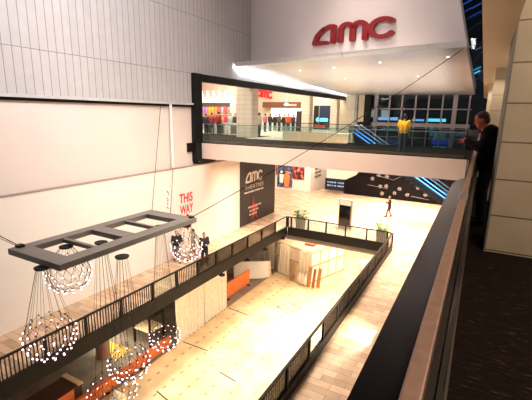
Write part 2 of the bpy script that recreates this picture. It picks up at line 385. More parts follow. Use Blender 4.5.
for y0, z0, ws in ((-1.5, 1.22, (.4, .3, .5, .35)), (-1.3, .92, (.3, .4, .35)), (-1.35, .66, (.3, .4, .2))):
    xx = 0
    for l in ws: box(bm, .044, .05, y0 + xx, y0 + xx + l, z0, z0 + .12); xx += l + .1
obj('star_caption', bm, mat('caption_cream', (.6, .55, .48), .6), t)

# white service conduit on the wall, from the ledge down to the hoarding
bm = B(); tube(bm, (XW + .06, 15.66, -1.25), (XW + .06, 15.66, 2.1), .075, seg=12); tag(obj('conduit', bm, M_white, smooth=False), 'pale vertical pipe on the pink wall between ledge and hoarding', 'pipe')

# ================================================================== POSTER BOX AND FAR CONCOURSE
bm = B(); box(bm, -22, -15.03, 37, 42, F1, -.6); struct('wall_far', bm, M_hoard)
M_post = []
def poster_mat(name, a, c, d):
    m, N, L, b = new_mat(name); t = N.new('ShaderNodeTexCoord'); v = N.new('ShaderNodeTexNoise'); v.inputs['Scale'].default_value = 2.6; v.inputs['Detail'].default_value = 2
    r = N.new('ShaderNodeValToRGB'); e = r.color_ramp.elements; e[0].position = .38; e[0].color = (*a, 1); e[1].position = .62; e[1].color = (*d, 1); q = e.new(.5); q.color = (*c, 1)
    r.color_ramp.interpolation = 'CONSTANT'; L.new(t.outputs['Object'], v.inputs['Vector']); L.new(v.outputs['Fac'], r.inputs['Fac']); L.new(r.outputs['Color'], b.inputs['Base Color']); return m
pm1 = poster_mat('poster_warm', (.25, .04, .02), (.55, .14, .05), (.6, .4, .25)); pm2 = poster_mat('poster_blue', (.02, .02, .05), (.08, .09, .2), (.3, .25, .3)); pm3 = poster_mat('poster_red', (.06, .01, .01), (.35, .05, .04), (.6, .3, .25))
tag(boxes('poster', pm1, [(-19.65, -18.95, 36.95, 36.995, -4.75, -3.2)]), 'small warm-toned poster beside the black banner edge', 'poster', 'posters on the far white wall')
pp = tag(boxes('poster', pm2, [(-18.9, -17.1, 36.95, 36.995, -6.0, -3.2)]), 'large dark blue poster showing two figures in white and orange', 'poster', 'posters on the far white wall')
bm = B(); ball(bm, (-17.75, 36.95, -4.35), .16, 2, (1, .1, 1)); prism(bm, [(-18.0, 36.95, -5.9), (-17.5, 36.95, -5.9), (-17.35, 36.95, -4.7), (-17.6, 36.95, -4.5), (-17.95, 36.95, -4.5), (-18.15, 36.95, -4.75)], (0, -.01, 0)); label_part(obj('printed_figure', bm, M_orange, pp), 'orange-clad printed figure')
bm = B(); ball(bm, (-18.4, 36.95, -4.35), .15, 2, (1, .1, 1)); prism(bm, [(-18.6, 36.95, -5.5), (-18.2, 36.95, -5.5), (-18.15, 36.95, -4.6), (-18.6, 36.95, -4.6)], (0, -.01, 0)); label_part(obj('printed_figure', bm, M_white, pp), 'white-clad printed figure')
tag(boxes('poster', pm3, [(-17.07, -15.75, 36.95, 36.995, -5.0, -3.2)]), 'dark red poster on the far wall nearest its corner', 'poster', 'posters on the far white wall')
t = thing('wall_notice', 'three slanting grey lines of lettering on the white end wall', 'sign', (-15.0, 39, -4.5))
bm = B()
for k in range(3):
    for j in range(2): box(bm, -.02, .02, -.9 + j * .95 , -.9 + j * .95 + .8, .5 - .42 * k, .5 - .42 * k + .2)
obj('lettering', bm, mat('notice_grey', (.16, .14, .13), .6), t)
# black glossy shopfront under the bridge
t = thing('shopfront', 'long glossy black shopfront with pale blossom pattern under the bridge', 'shopfront', (-6, 38.2, F1))
bm = B(); box(bm, -7.85, -4.3, -.05, .2, .25, 1.45); label_part(obj('signboard', bm, mat('navy_board', (.008, .015, .04), .25), t), 'navy board with pale blue lettering')
fz = mat('sign_blue', (.25, .4, .7), .5)
bm = B()
rr = random.Random(3)
for k in range(3):
    for j in range(2):
        x = -7.6 + k * 1.15
        for i in range(4):
            l = rr.uniform(.12, .26); box(bm, x + i * .25, x + i * .25 + l, -.06, -.05, 1.0 - j * .34, 1.14 - j * .34)
obj('sign_lettering', bm, fz, t)
bm = B(); box(bm, -7.8, -4.3, .2, .3, 1.45, 4.6); label_part(obj('reflection_panel', bm, mat('ceiling_reflection', (.72, .70, .6), .4), t), 'painted pale ceiling reflection above the navy board')  # pale panel paints in the ceiling's reflection on the glossy shopfront
M_gloss = mat('gloss_black', (.008, .007, .008), .08, var=.3)
bm = B(); prism(bm, [(-5.8, -.07, .05), (-.2, -.07, 0), (-.2, -.07, 4.6), (-2.6, -.07, 4.6), (-4.6, -.07, 2.05), (-5.8, -.07, 1.4)], (0, .2, 0)); prism(bm, [(-.2, -.07, 0), (6.6, -.07, 0), (6.6, -.07, 4.6), (-.2, -.07, 4.6)], (0, .2, 0)); obj('black_panel', bm, mat('shopfront_black', (.006, .005, .006), .3, spec=.12), t)
bm = B(); path(bm, [(-2.6, -.1, 2.2), (-.9, -.1, 1.9), (.2, -.1, 2.6)], .03); path(bm, [(-3.4, -.1, 1.2), (-1.4, -.1, 1.0)], .025); path(bm, [(.8, -.1, .5), (2.4, -.1, .35)], .025); obj('branch', bm, mat('branch_grey', (.12, .10, .09), .5), t)
rr = random.Random(11)
M_blos = mat('blossom', (.22, .17, .155), .6)
spots = []
while len(spots) < 44:
    x, z = rr.uniform(-3.2, 6.0), rr.uniform(.35, 3.6)
    if all((x - a) ** 2 + (z - c) ** 2 > .3 for a, c in spots) and (x > 0 or rr.random() < .5) and z > -1.2 * (x + 1.6): spots.append((x, z))
for x, z in spots:
    bm = B(); a0 = rr.random()
    for k in range(5):
        a = a0 + 2 * PI * k / 5; q_ = .07 + .05 * rr.random(); ball(bm, (x + .11 * math.cos(a), -.09, z + .11 * math.sin(a)), q_, 1, (1, .3, 1))
    obj('blossom', bm, M_blos, t)
# pale ceiling under the bridge deck beyond
bm = B(); box(bm, -22, -11.3, 28, 46, -.95, -.5); struct('ceiling_concourse', bm, M_cream)

# blue-lit escalator going down behind the bridge
def esc_pt(u, v): p = ony(u, v, 30); return Vector((p.x, 30, p.z))
E0, E1 = Vector((-8.5, 30, 0)), Vector((.8, 30, -5.9))
t = thing('escalator', 'escalator with blue light strips descending behind the bridge', 'escalator', E0)
dv = (E1 - E0); du = dv.normalized(); nz = Vector((-du.z, 0, du.x)) if du.x > 0 else Vector((du.z, 0, -du.x))
def side(y, nm):
    bm = B()
    a = [Vector((0, y, -.15)), dv + Vector((0, y, -.15)), dv + Vector((0, y, .25)), Vector((0, y, .25))]
    prism(bm, a, (0, .12, 0)); obj(nm, bm, mat('navy_metal', (.006, .01, .02), .4, spec=.2), t)
    for h, r_ in ((1.0, .04), (.70, .022), (.42, .03)):
        bm = B(); tube(bm, Vector((0, y, h)), dv + Vector((0, y, h)), r_, seg=8)
        obj('light_strip' if h < 1 else 'handrail', bm, emit('blue_led', (.06, .32, 1.), 2.2) if h < 1 else mat('rail_blue', (.05, .1, .18), .3), t)
    bm = B(); prism(bm, [Vector((0, y + .05, .25)), dv + Vector((0, y + .05, .25)), dv + Vector((0, y + .05, 1.0)), Vector((0, y + .05, 1.0))], (0, .02, 0)); obj('glass_side', bm, M_glassn, t)
side(-.7, 'skirt'); side(.7, 'skirt')
bm = B()
n_ = 28
for k in range(n_):
    p = dv * (k / n_); box(bm, p.x, p.x + dv.x / n_, -.58, .7, p.z - .35, p.z - .02)
obj('steps', bm, mat('step_steel', (.02, .024, .03), .6, spec=.2), t)

# ================================================================== BRIDGE GLASS RAILING AND LOW PARAPET
t = thing('glass_railing', 'long clear glass railing along the front edge of the bridge', 'railing', (-7.4, 18.1, 0))
n_ = 9; x0, x1 = -14.1, -.55; sp_ = (x1 - x0) / n_
for k in range(n_):
    bm = B(); box(bm, x0 + k * sp_ + .02 + 7.4, x0 + (k + 1) * sp_ - .02 + 7.4, -.008, .008, .06, 1.04); obj('glass_panel', bm, M_glass, t)
bm = B(); box(bm, x0 + 7.4, x1 + 7.4, -.04, .04, 0, .1); obj('base_shoe', bm, mat('shoe_bronze', (.10, .075, .06), .4, metal=.4), t)
bm = B(); box(bm, x0 + 7.4, x1 + 7.4, -.022, .022, 1.04, 1.075); obj('handrail', bm, mat('rail_greyteal', (.20, .25, .25), .35, metal=.4), t)
t = thing('low_wall', 'low cream wall with glass top at the lobby side of the bridge', 'wall', (-9.5, 24.3, 0))
bm = B(); box(bm, -2.6, 2.25, 0, .25, 0, .55); obj('wall_body', bm, M_cream, t)
bm = B(); box(bm, -2.6, 2.25, .1, .115, .55, 1.1); obj('glass_panel', bm, M_glass, t)
bm = B(); box(bm, -2.6, 2.25, .08, .14, 1.1, 1.14); obj('top_rail', bm, M_dark, t)
t = thing('glass_railing', 'blue tinted glass railing behind the bridge from low wall to walkway', 'railing', (-7, 22.9, 0))
for k in range(4):
    bm = B(); box(bm, k * 1.6, k * 1.6 + 1.56, -.008, .008, .06, 1.04); obj('glass_panel', bm, M_glassn, t)
bm = B(); box(bm, 0, 6.4, -.03, .03, 0, .08); obj('base_shoe', bm, M_dark, t)
bm = B(); box(bm, 0, 6.4, -.02, .02, 1.04, 1.075); obj('handrail', bm, mat('rail_greyteal', (.2, .25, .25)), t)

# ================================================================== LOBBY BEHIND THE OPENING
def pil(x0, x1, y0, y1, nm):
    bm = B(); box(bm, x0, x1, y0, y1, 0, 4.6); struct(nm, bm, M_coltile)
pil(-15.7, -14.42, 24.0, 24.9, 'pillar_lobby_1'); pil(-15.35, -14.45, 34.6, 35.4, 'pillar_lobby_2'); pil(-15.2, -14.42, 42.4, 43.3, 'pillar_lobby_3')
bm = B(); box(bm, -30, -21.6, 33, 33.3, 0, 6); struct('wall_lobby', bm, mat('pinkbrown', (.52, .36, .30), .7, var=.12, scale=3))
bm = B(); box(bm, -27.5, -16.5, 40, 40.3, 0, 6.5); struct('wall_lobby_back', bm, M_cream)
bm = B(); box(bm, -18.8, -11.5, 45.1, 45.4, 0, 6); struct('wall_lobby_far', bm, mat('cream_bright', (.85, .75, .58), .6))
bm = B(); box(bm, -30.3, -30, 17, 46, 0, 6.5); box(bm, -30, XW - .3, 16.9, 17.1, 0, 6.5); struct('wall_lobby_left', bm, M_cream)
bm = B(); box(bm, -30, XW - .26, 17, 46, 6.5, 6.7); struct('ceiling_lobby', bm, M_white)
# shelf unit with cups, bay one
t = thing('drinks_shelf', 'lit drinks shelf with dark header behind the lobby counter', 'shelf', (-23.9, 32.6, 0))
bm = B(); box(bm, -2.1, 1.9, .1, .4, .9, 2.5); obj('back_panel', bm, mat('shelf_orange', (.62, .30, .2), .5, var=.2), t)
bm = B(); box(bm, -2.1, 1.9, -.1, .4, 2.45, 2.72); label_part(obj('header', bm, mat('header_dark', (.10, .08, .075), .5), t), 'dark header board')
bm = B(); box(bm, -2.1, 2.2, -.15, .4, 2.72, 3.26); label_part(obj('bulkhead', bm, emit('lit_cream', (1, .88, .6), .9), t), 'lit cream bulkhead')
bm = B(); box(bm, 1.9, 2.2, -.15, .4, .9, 2.72); obj('side_panel', bm, M_cream, t)
for z in (1.62, 1.2): 
    bm = B(); box(bm, -2.1, 1.9, -.1, .1, z - .04, z); obj('shelf_board', bm, M_cream, t)
cols = [(.55, .08, .05), (.5, .22, .55), (.45, .25, .6), (.7, .45, .05), (.75, .42, .06), (.8, .3, .1), (.65, .12, .08), (.4, .35, .5), (.7, .1, .1), (.3, .3, .35)]
cn = ['dark red', 'violet', 'lilac', 'amber', 'yellow', 'orange', 'rust red', 'grey violet', 'bright red', 'grey']
for k in range(10):
    c_ = tag(obj('drinks_dispenser', (lambda bm: (lathe(bm, [(.12, 0), (.17, .08), (.18, .5), (.13, .66), (.05, .72)], seg=14), bm)[1])(B()), mat('cup_%d' % k, cols[k], .35), smooth=True),
             '%s rounded drinks dispenser on the lit shelf, %s from its left end' % (cn[k], ['first', 'second', 'third', 'fourth', 'fifth', 'sixth', 'seventh', 'eighth', 'ninth', 'tenth'][k]), 'dispenser', 'dispensers on the drinks shelf')
    c_.location = (-25.75 + k * .39, 32.6, 1.62)
for k in range(6):
    c_ = tag(obj('white_bottle', (lambda bm: (lathe(bm, [(.14, 0), (.15, .3), (.10, .45), (.09, .62)], seg=12), bm)[1])(B()), emit('bottle_glow', (1, .93, .85), .7), smooth=True),  # emission adds a glow of their own; the bottles are no lamps
             'white bottle standing on the cream bulkhead, %s from the black frame' % ['first', 'second', 'third', 'fourth', 'fifth', 'sixth'][k], 'bottle', 'white bottles above the drinks shelf')
    c_.location = (-25.65 + k * .74, 32.7, 3.26)
# counters
for k, (x, wd) in enumerate(((-19.9, 1.0), (-18.7, 1.0), (-17.4, 1.1))):
    t = thing('service_counter', ['white service counter nearest the black door frame', 'white service counter in the middle of the first bay', 'white service counter beside the first column'][k], 'counter', (x, 26.5, 0), 0, 'white counters in the lobby')
    bm = B(); box(bm, -wd / 2, wd / 2, -.3, .3, 0, .86); obj('body', bm, M_white, t)
    bm = B(); box(bm, -wd / 2 - .03, wd / 2 + .03, -.34, .34, .86, .92); obj('counter_top', bm, mat('mint_top', (.55, .68, .6), .3), t)
    bm = B(); box(bm, -.30, .30, -.325, -.3, .08, .74); label_part(obj('front_panel', bm, mat('greygreen_panel', (.13, .14, .12), .5), t), 'dark recessed front panel')
# bay two: AMC sign, canopy, menu
t = thing('lobby_sign', 'small red sign of three rounded letters on the cream lobby wall', 'sign', (-22.3, 39.9, 3.6))
a, c_ = ony(257, 97, 39.9), ony(272.5, 91, 39.9)
bm = B()
for st_ in LET:
    for P in st_: stroke(bm, P, w * 1.15, Vector(((c_.x - a.x) / 2.82, 0, -.12)), Vector((0, 0, .85)), Vector((a.x + 22.3, -.01, a.z - 3.6 + .1)), .1)
obj('letters', bm, emit('sign_red_lit', (.8, .02, .03), .5), t)
t = thing('canopy', 'brown canopy over the busy lobby counter', 'canopy', (-19.6, 39.3, 2.4))
bm = B(); box(bm, -2.6, 2.6, 0, .7, 0, .62); obj('canopy_body', bm, mat('canopy_brown', (.22, .08, .04), .5), t)
bm = B(); 
for k in range(5): box(bm, .2 + k * .3, .42 + k * .3, -.02, 0, .2, .42)
obj('lettering', bm, M_cream, t)
bm = B(); box(bm, -21.4, -17.3, 39.9, 39.98, .9, 2.38); tag(obj('menu_board', bm, emit('menu_lit', (1, .93, .82), 1.1)), 'bright lit menu wall under the brown canopy', 'menu board')
t = thing('lobby_counter', 'long glass-fronted counter behind the crowd in the second bay', 'counter', (-20.0, 37.5, 0))
bm = B(); box(bm, -2.6, 3.2, 0, .7, 0, .95); obj('body', bm, mat('mint_panel', (.60, .72, .64), .35), t)
bm = B(); box(bm, -2.65, 3.25, -.05, .75, .95, 1.0); obj('counter_top', bm, M_white, t)
bm = B(); box(bm, -.2, .2, -.15, .15, 0, 2.0); o = obj('totem', bm, mat('plum_black', (.05, .015, .03), .4)); tag(o, 'slim dark plum totem before the second column', 'totem'); o.location = (-14.9, 33.2, 0)
bm = B(); lathe(bm, [(.28, 0), (.1, .16), (.02, .2)], seg=16); tube(bm, (0, 0, .2), (0, 0, 4.0), .012); o = tag(obj('pendant_lamp', bm, emit('pendant_white', (1, .95, .9), 1.), smooth=False), 'white cone pendant lamp near the second column', 'lamp'); o.location = (-16.2, 33.2, 2.55)
# bay three: dark storefront with cyan neon
t = thing('storefront', 'dark glazed storefront with cyan neon letters at the lobby end', 'storefront', (-16.6, 44.7, 0))
bm = B(); box(bm, -1.5, 1.35, 0, .3, 0, 2.8); obj('dark_front', bm, mat('storefront_dark', (.03, .025, .03), .2), t)
bm = B(); box(bm, -.75, .65, -.03, 0, 1.5, 2.7); label_part(obj('window', bm, mat('storefront_blue', (.02, .04, .10), .15), t), 'blue-black window')
for x in (-.85, .70):
    bm = B(); box(bm, x, x + .09, -.05, 0, 0, 2.75); obj('mullion', bm, M_mull, t)
bm = B(); stroke(bm, arc((.16, .2), .14, .17, 50, 310, 10), .1, Vector((1, 0, 0)), Vector((0, 0, 1)), (-1.1, -.06, .95), .04)
for k in range(3): stroke(bm, arc((.62 + .33 * k, .2), .12, .17, 0, 360, 12), .09, Vector((1, 0, 0)), Vector((0, 0, 1)), (-1.1, -.06, .95), .04)
obj('neon_letters', bm, emit('neon_cyan', (.1, .75, 1.), 3.), t)
bm = B(); box(bm, -1.2, .1, -.35, -.05, .15, .55); obj('red_display', bm, mat('display_red', (.5, .06, .03), .5, var=.4, scale=9), t)
bm = B(); box(bm, -12.7, -11.9, 44.9, 45.1, 0, 4.); struct('wall_lobby_end', bm, mat('cream_bright', (.85, .75, .58)))
# lit objects beyond the glass
def neon(name, u0, u1, v0, v1, y, c, s, lab, hgt=None):
    a, c2 = ony(u0, v1, y), ony(u1, v0, y); bm = B(); 
    z1 = max(ony(u0, v0, y).z, a.z + .1)
    box(bm, min(a.x, c2.x), max(a.x, c2.x), y, y + .1, a.z, z1); tag(obj(name, bm, emit(name + lab[:12], c, s)), lab, 'light')
neon('light_sign', 412, 424, 119, 121, 49, (.2, .6, 1.), 1.8, 'short pale blue light bar beyond the glass left of the cyan one')
neon('light_sign', 426, 446, 118.5, 121.5, 49, (.15, .8, 1.), 2.6, 'long cyan light bar beyond the glass above the transom')
neon('light_sign', 378, 398, 117, 120, 49, (.3, .65, 1.), 1.6, 'blue light bar beyond the glass left of the yellow shirt')
neon('light_sign', 434, 446, 131, 138, 50, (.35, .75, .45), .45, 'wide dim green screen beyond the glass under the transom')
neon('light_sign', 429, 434, 127, 136, 51, (.05, .6, .5), .7, 'narrow teal screen beside the wide green screen')
neon('light_sign', 431, 450, 139, 144, 51, (.02, .12, .75), .7, 'deep blue glowing panel under the green screen')
neon('light_sign', 433, 446, 146, 149, 50, (.1, .6, .9), 1.0, 'cyan glowing strip at the bridge deck line')
neon('light_sign', 381, 398, 128, 129.5, 48, (.5, .8, .8), .9, 'pale strip light beyond glass at transom level behind yellow shirt')
neon('light_sign', 385, 400, 139, 146, 51, (.02, .12, .4), .5, 'dim blue panel beyond the glass beside the escalator')
neon('light_sign', 455, 466, 133, 136, 50, (.1, .35, .6), .6, 'faint blue bar beyond the glass near the leaning man')
neon('light_sign', 367, 375, 109, 117, 52, (.75, .85, .75), .7, 'pale lit window beyond the glass left of the thick mullion')
neon('light_sign', 381, 389, 110, 117, 52, (.75, .85, .75), .7, 'pale lit window beyond the glass right of the thick mullion')
# blue lit roof truss high behind, seen between wall and bulkhead
t = thing('roof_truss', 'blue-lit roof truss high behind the front wall', 'truss', (-2, 47, 8))
rr = random.Random(5)
bm = B()
for k in range(6):
    p = [Vector((rr.uniform(-2.2, -.2), rr.uniform(0, 2), rr.uniform(-3.5, 4))), Vector((rr.uniform(0, 2.2), rr.uniform(0, 2), rr.uniform(-3.5, 5)))]
    tube(bm, p[0], p[1], .12, seg=6)
for z in (-3, 0, 3): tube(bm, (-2.5, .5, z), (3, .5, z + 2), .14, seg=6)
obj('truss_members', bm, mat('truss_grey', (.22, .24, .32), .5), t)
for u, v, wd, s, c_ in ((474, 76, 1.0, 2., (.1, .75, .95)), (476, 71, .8, 1.2, (.05, .5, .9)), (470, 4, 1.3, .8, (.04, .16, .9)), (478, 8, 1.2, .7, (.05, .2, .8)), (466, 13, .9, .5, (.05, .2, .7)), (475, 17, 1.0, .5, (.04, .15, .7)), (478, 50, .5, .5, (.1, .4, .6)), (472, 83, .7, .5, (.1, .4, .6))):
    p = ony(u, v, 46.6); bm = B(); tube(bm, (p.x + 2 - wd / 2, -.4, p.z - 8), (p.x + 2 + wd / 2, -.4, p.z - 8 + wd * .5), .07, seg=6)
    obj('light_tube', bm, emit('blue_tube_%d' % (v), c_, s), t)

# ================================================================== RAILINGS ROUND THE OPENING
RT, RI, RB = -5.13, -5.84, -6.42
M_railblk = mat('rail_black', (.007, .006, .0055), .5, var=.2, spec=.2)
def barpanel(a0, a1, axis, off, name, root, m=None, kind='bars'):
    bm = B(); L0 = root.location
    def bx(s0, s1, w_, z0, z1):
        if axis == 'y': box(bm, off - w_ - L0.x, off + w_ - L0.x, s0 - L0.y, s1 - L0.y, z0 - L0.z, z1 - L0.z)
        else: box(bm, s0 - L0.x, s1 - L0.x, off - w_ - L0.y, off + w_ - L0.y, z0 - L0.z, z1 - L0.z)
    if kind == 'bars':
        n_ = max(2, round((a1 - a0) / .115))
        for k in range(1, n_): s_ = a0 + (a1 - a0) * k / n_; bx(s_ - .014, s_ + .014, .014, RI, RT - .02)
    else: bx(a0 + .05, a1 - .05, .008, RI + .0, RT - .06)
    return obj(name, bm, m or M_railblk, root)
def railing(label, axis, off, stops, kinds):
    s0, s1 = stops[0], stops[-1]
    root = thing('guard_railing', label, 'railing', (off, s0, F1) if axis == 'y' else (s0, off, F1)); L0 = root.location
    def bx(name, a, c_, w_, z0, z1, m=M_railblk):
        bm = B()
        if axis == 'y': box(bm, off - w_ - L0.x, off + w_ - L0.x, a - L0.y, c_ - L0.y, z0 - L0.z, z1 - L0.z)
        else: box(bm, a - L0.x, c_ - L0.x, off - w_ - L0.y, off + w_ - L0.y, z0 - L0.z, z1 - L0.z)
        return obj(name, bm, m, root)
    bx('handrail', s0, s1, .035, RT - .03, RT + .03); bx('base_band', s0, s1, .06, RB, RI)
    for s_ in stops: bx('post', s_ - .045, s_ + .045, .04, RI, RT)
    for a, c_, k in zip(stops, stops[1:], kinds):
        if k == 'bars': barpanel(a, c_, axis, off, 'bar_panel', root)
        elif k == 'fine': barpanel(a, c_, axis, off, 'bar_panel', root, mat('bar_grey', (.20, .18, .16), .5)); barpanel(a, c_, axis, off, 'glass_panel', root, M_glass, 'g')
        elif k == 'mesh': 
            barpanel(a, c_, axis, off, 'bar_panel', root); barpanel(a, c_, axis, off, 'glass_panel', root, M_glassd, 'g')
        elif k == 'white': label_part(barpanel(a, c_, axis, off, 'infill_sheet', root, mat('sheet_cream', (.78, .72, .6), .6, var=.08), 'g'), 'pale sheet infill')
        else: barpanel(a, c_, axis, off, 'glass_panel', root, M_glass if k == 'glass' else M_glassd, 'g')
    return root
ls = [1.6, 3.2, 4.7, 6.08, 7.5, 9.0, 10.6, 12.0, 13.5, 14.95, 16.4, 18.0, 19.6, 21.4, 23.1]
railing('black railing on the left side of the opening below the chandeliers', 'y', -11.0, ls, ['bars'] * 6 + ['glass'] + ['bars', 'mesh', 'mesh', 'mesh', 'dark', 'dark', 'glass'])
rs = [1.6, 3.0, 4.4, 5.8, 7.2, 8.6, 10.2, 11.45, 12.9, 14.4, 15.9, 17.4, 18.9, 20.4, 21.7, 23.1]
railing('black railing on the right side of the opening with one clear panel', 'y', -3.95, rs, ['mesh'] * 6 + ['glass'] + ['mesh'] * 7 + ['glass'])
bs = [-10.89, -10.65, -9.4, -8.15, -6.85, -5.5, -4.25, -4.06]
railing('black railing with clear glass across the far end of the opening', 'x', 23.1, bs, ['fine'] * 7)
bm = B(); box(bm, -11.0, -3.95, 23.14, 23.5, -6.75, -6.42); struct('trim_7', bm, mat('edge_beam', (.16, .13, .11), .6))
# brackets under the left band
for k, (u, v) in enumerate(((86, 350), (125, 330), (146, 317), (222, 279), (247, 263), (265, 252), (283, 241))[3:]):
    p = onx(u, v, -11.0); bm = B(); lathe(bm, [(.16, -.06), (.16, .0)], seg=12); tube(bm, (0, 0, 0), (0, 0, .12), .05)
    o = tag(obj('bracket', bm, M_railblk), 'small round black bracket under the left railing band, %s from the far corner' % ['fourth', 'third', 'second', 'first'][k], 'bracket', 'brackets under the left railing'); o.location = (-11.0, p.y, -6.54)

# planters behind the far railing
def planter(x, y, label, seed):
    t = thing('potted_plant', label, 'plant', (x, y, F1), 0, 'planters at the far railing')
    bm = B(); lathe(bm, [(.26, 0), (.30, .1), (.38, .85), (.40, .9), (.34, .9), (.33, .82)], seg=18); obj('pot', bm, mat('pot_taupe', (.15, .11, .085), .7, var=.2), t, smooth=False)
    bm = B(); lathe(bm, [(.3, .80), (.3, .84)], seg=14); obj('soil', bm, mat('soil', (.05, .035, .025), .9), t)
    rr = random.Random(seed); bm = B()
    for k in range(130):
        a = rr.uniform(0, 2 * PI); el_ = rr.uniform(.15, 1.4); r0 = rr.uniform(.15, .62)
        c = Vector((math.cos(a) * math.cos(el_) * r0, math.sin(a) * math.cos(el_) * r0, .9 + math.sin(el_) * r0 * .95))
        d = Vector((math.cos(a), math.sin(a), rr.uniform(-.3, .6))).normalized(); s_ = d.orthogonal().normalized(); ln, wd = rr.uniform(.12, .22), rr.uniform(.03, .06)
        vs = [bm.verts.new(c), bm.verts.new(c + d * ln * .5 + s_ * wd), bm.verts.new(c + d * ln - Vector((0, 0, .03))), bm.verts.new(c + d * ln * .5 - s_ * wd)]; bm.faces.new(vs)
    obj('foliage', bm, mat('leaf_green', (.06, .17, .03), .5, var=.35, scale=9), t)
    bm = B()
    for k in range(7):
        a = 2 * PI * k / 7; tube(bm, (0, 0, .82), (.3 * math.cos(a), .3 * math.sin(a), 1.25), .012, seg=5)
    obj('stem', bm, mat('stem_green', (.12, .18, .06), .6), t)
planter(-10.3, 23.85, 'leafy plant in a taupe pot at the far left corner railing', 1)
planter(-4.75, 23.95, 'leafy plant in a taupe pot at the far right corner railing', 2)
# directory kiosk
t = thing('directory_kiosk', 'freestanding black screen kiosk with white header on the concourse', 'kiosk', (-7.75, 25.9, F1), -.12)
bm = B(); box(bm, -.5, .5, -.12, .12, .0, 2.15); obj('frame', bm, mat('kiosk_grey', (.30, .26, .23), .4), t, bevel=.02)
bm = B(); box(bm, -.42, .40, -.14, -.12, .22, 1.72); label_part(obj('screen', bm, M_gloss, t), 'black screen')
bm = B(); box(bm, -.42, .40, -.135, -.12, 1.74, 2.07); label_part(obj('header', bm, M_white, t), 'white header')
bm = B(); box(bm, -.6, .6, -.3, .3, 0, .05); obj('base', bm, mat('kiosk_base', (.2, .17, .15), .5), t)

# ================================================================== CHANDELIER FRAME
FZ = -2.0
t = thing('hanging_rig', 'long dark grey rectangular rig of bars hung over the opening', 'rig', (-9.7, 7.9, FZ))
def fb(name, x0, x1, y0, y1, z0=-.17, z1=0, m=M_frame): 
    bm = B(); box(bm, x0 + 9.7, x1 + 9.7, y0 - 7.9, y1 - 7.9, z0, z1); return obj(name, bm, m, t, bevel=.012)
fb('long_bar', -10.82, -10.45, 5.3, 10.52); fb('long_bar', -9.02, -8.58, 5.3, 10.52)
fb('end_bar', -10.45, -9.02, 5.3, 5.78); fb('end_bar', -10.45, -9.02, 9.95, 10.52); fb('wide_crossbar', -10.45, -9.02, 7.62, 8.08)
fb('thin_crossbar', -10.45, -9.02, 6.62, 6.74, -.14, -.02); fb('thin_crossbar', -10.45, -9.02, 8.92, 9.04, -.14, -.02)
# suspension cables
def cable(name, pts, r, label, m=M_cable, n=10, sag=0.):
    bm = B(); a, c_ = Vector(pts[0]), Vector(pts[1]); P = [a.lerp(c_, k / n) - Vector((0, 0, sag * 4 * (k / n) * (1 - k / n))) for k in range(n + 1)]
    path(bm, P, r, 6); return tag(obj(name, bm, m), label, 'cable')
cable('stay_cable', [(-8.72, 10.42, FZ + .02), (-1.1, 19.5, 4.6)], .014, 'dark stay cable from the frame end up to the soffit corner', sag=.22)
cable('stay_cable', [(-10.7, 5.55, FZ + .02), onx(-60, 205, -14.06)], .012, 'dark stay cable from the near frame corner to the left wall')
cable('stay_cable', [(-10.62, 5.5, FZ + .02), onx(-60, 211, -14.06)], .008, 'thinner stay cable just under the one at the near corner')
cable('suspension_chain', [(-10.63, 10.4, FZ + .02), (XW + .06, 14.97, 2.1)], .012, 'thin chain from the far frame corner up to the wall ledge', M_chain)
cable('suspension_cable', [(-9.75, 10.45, FZ + .02), (XW + .1, 15.66, -1.2)], .014, 'pale cable between the wall pipe and the frame end bar', M_chain)
bm = B()
for k in range(6): ball(bm, (random.uniform(-.06, .06), random.uniform(-.05, .05), .1 + k * .12), random.uniform(.05, .085), 1, (1, 1, 1.2))
o = tag(obj('cable_coil', bm, M_white, smooth=True), 'bundled pale cable coil above the frame end bar', 'cable coil'); o.location = (-9.95, 10.62, FZ + .1)
bm = B(); box(bm, -.09, .09, -.09, .09, 0, .07); o = tag(obj('cable_clamp', bm, M_black, bevel=.01), 'black cable clamp on the near corner of the frame', 'clamp'); o.location = (-10.68, 5.55, FZ)
bm = B(); box(bm, -.08, .08, -.08, .08, 0, .07); o = tag(obj('cable_clamp', bm, M_black, bevel=.01), 'black cable clamp on the far end of the frame', 'clamp'); o.location = (-8.72, 10.4, FZ)

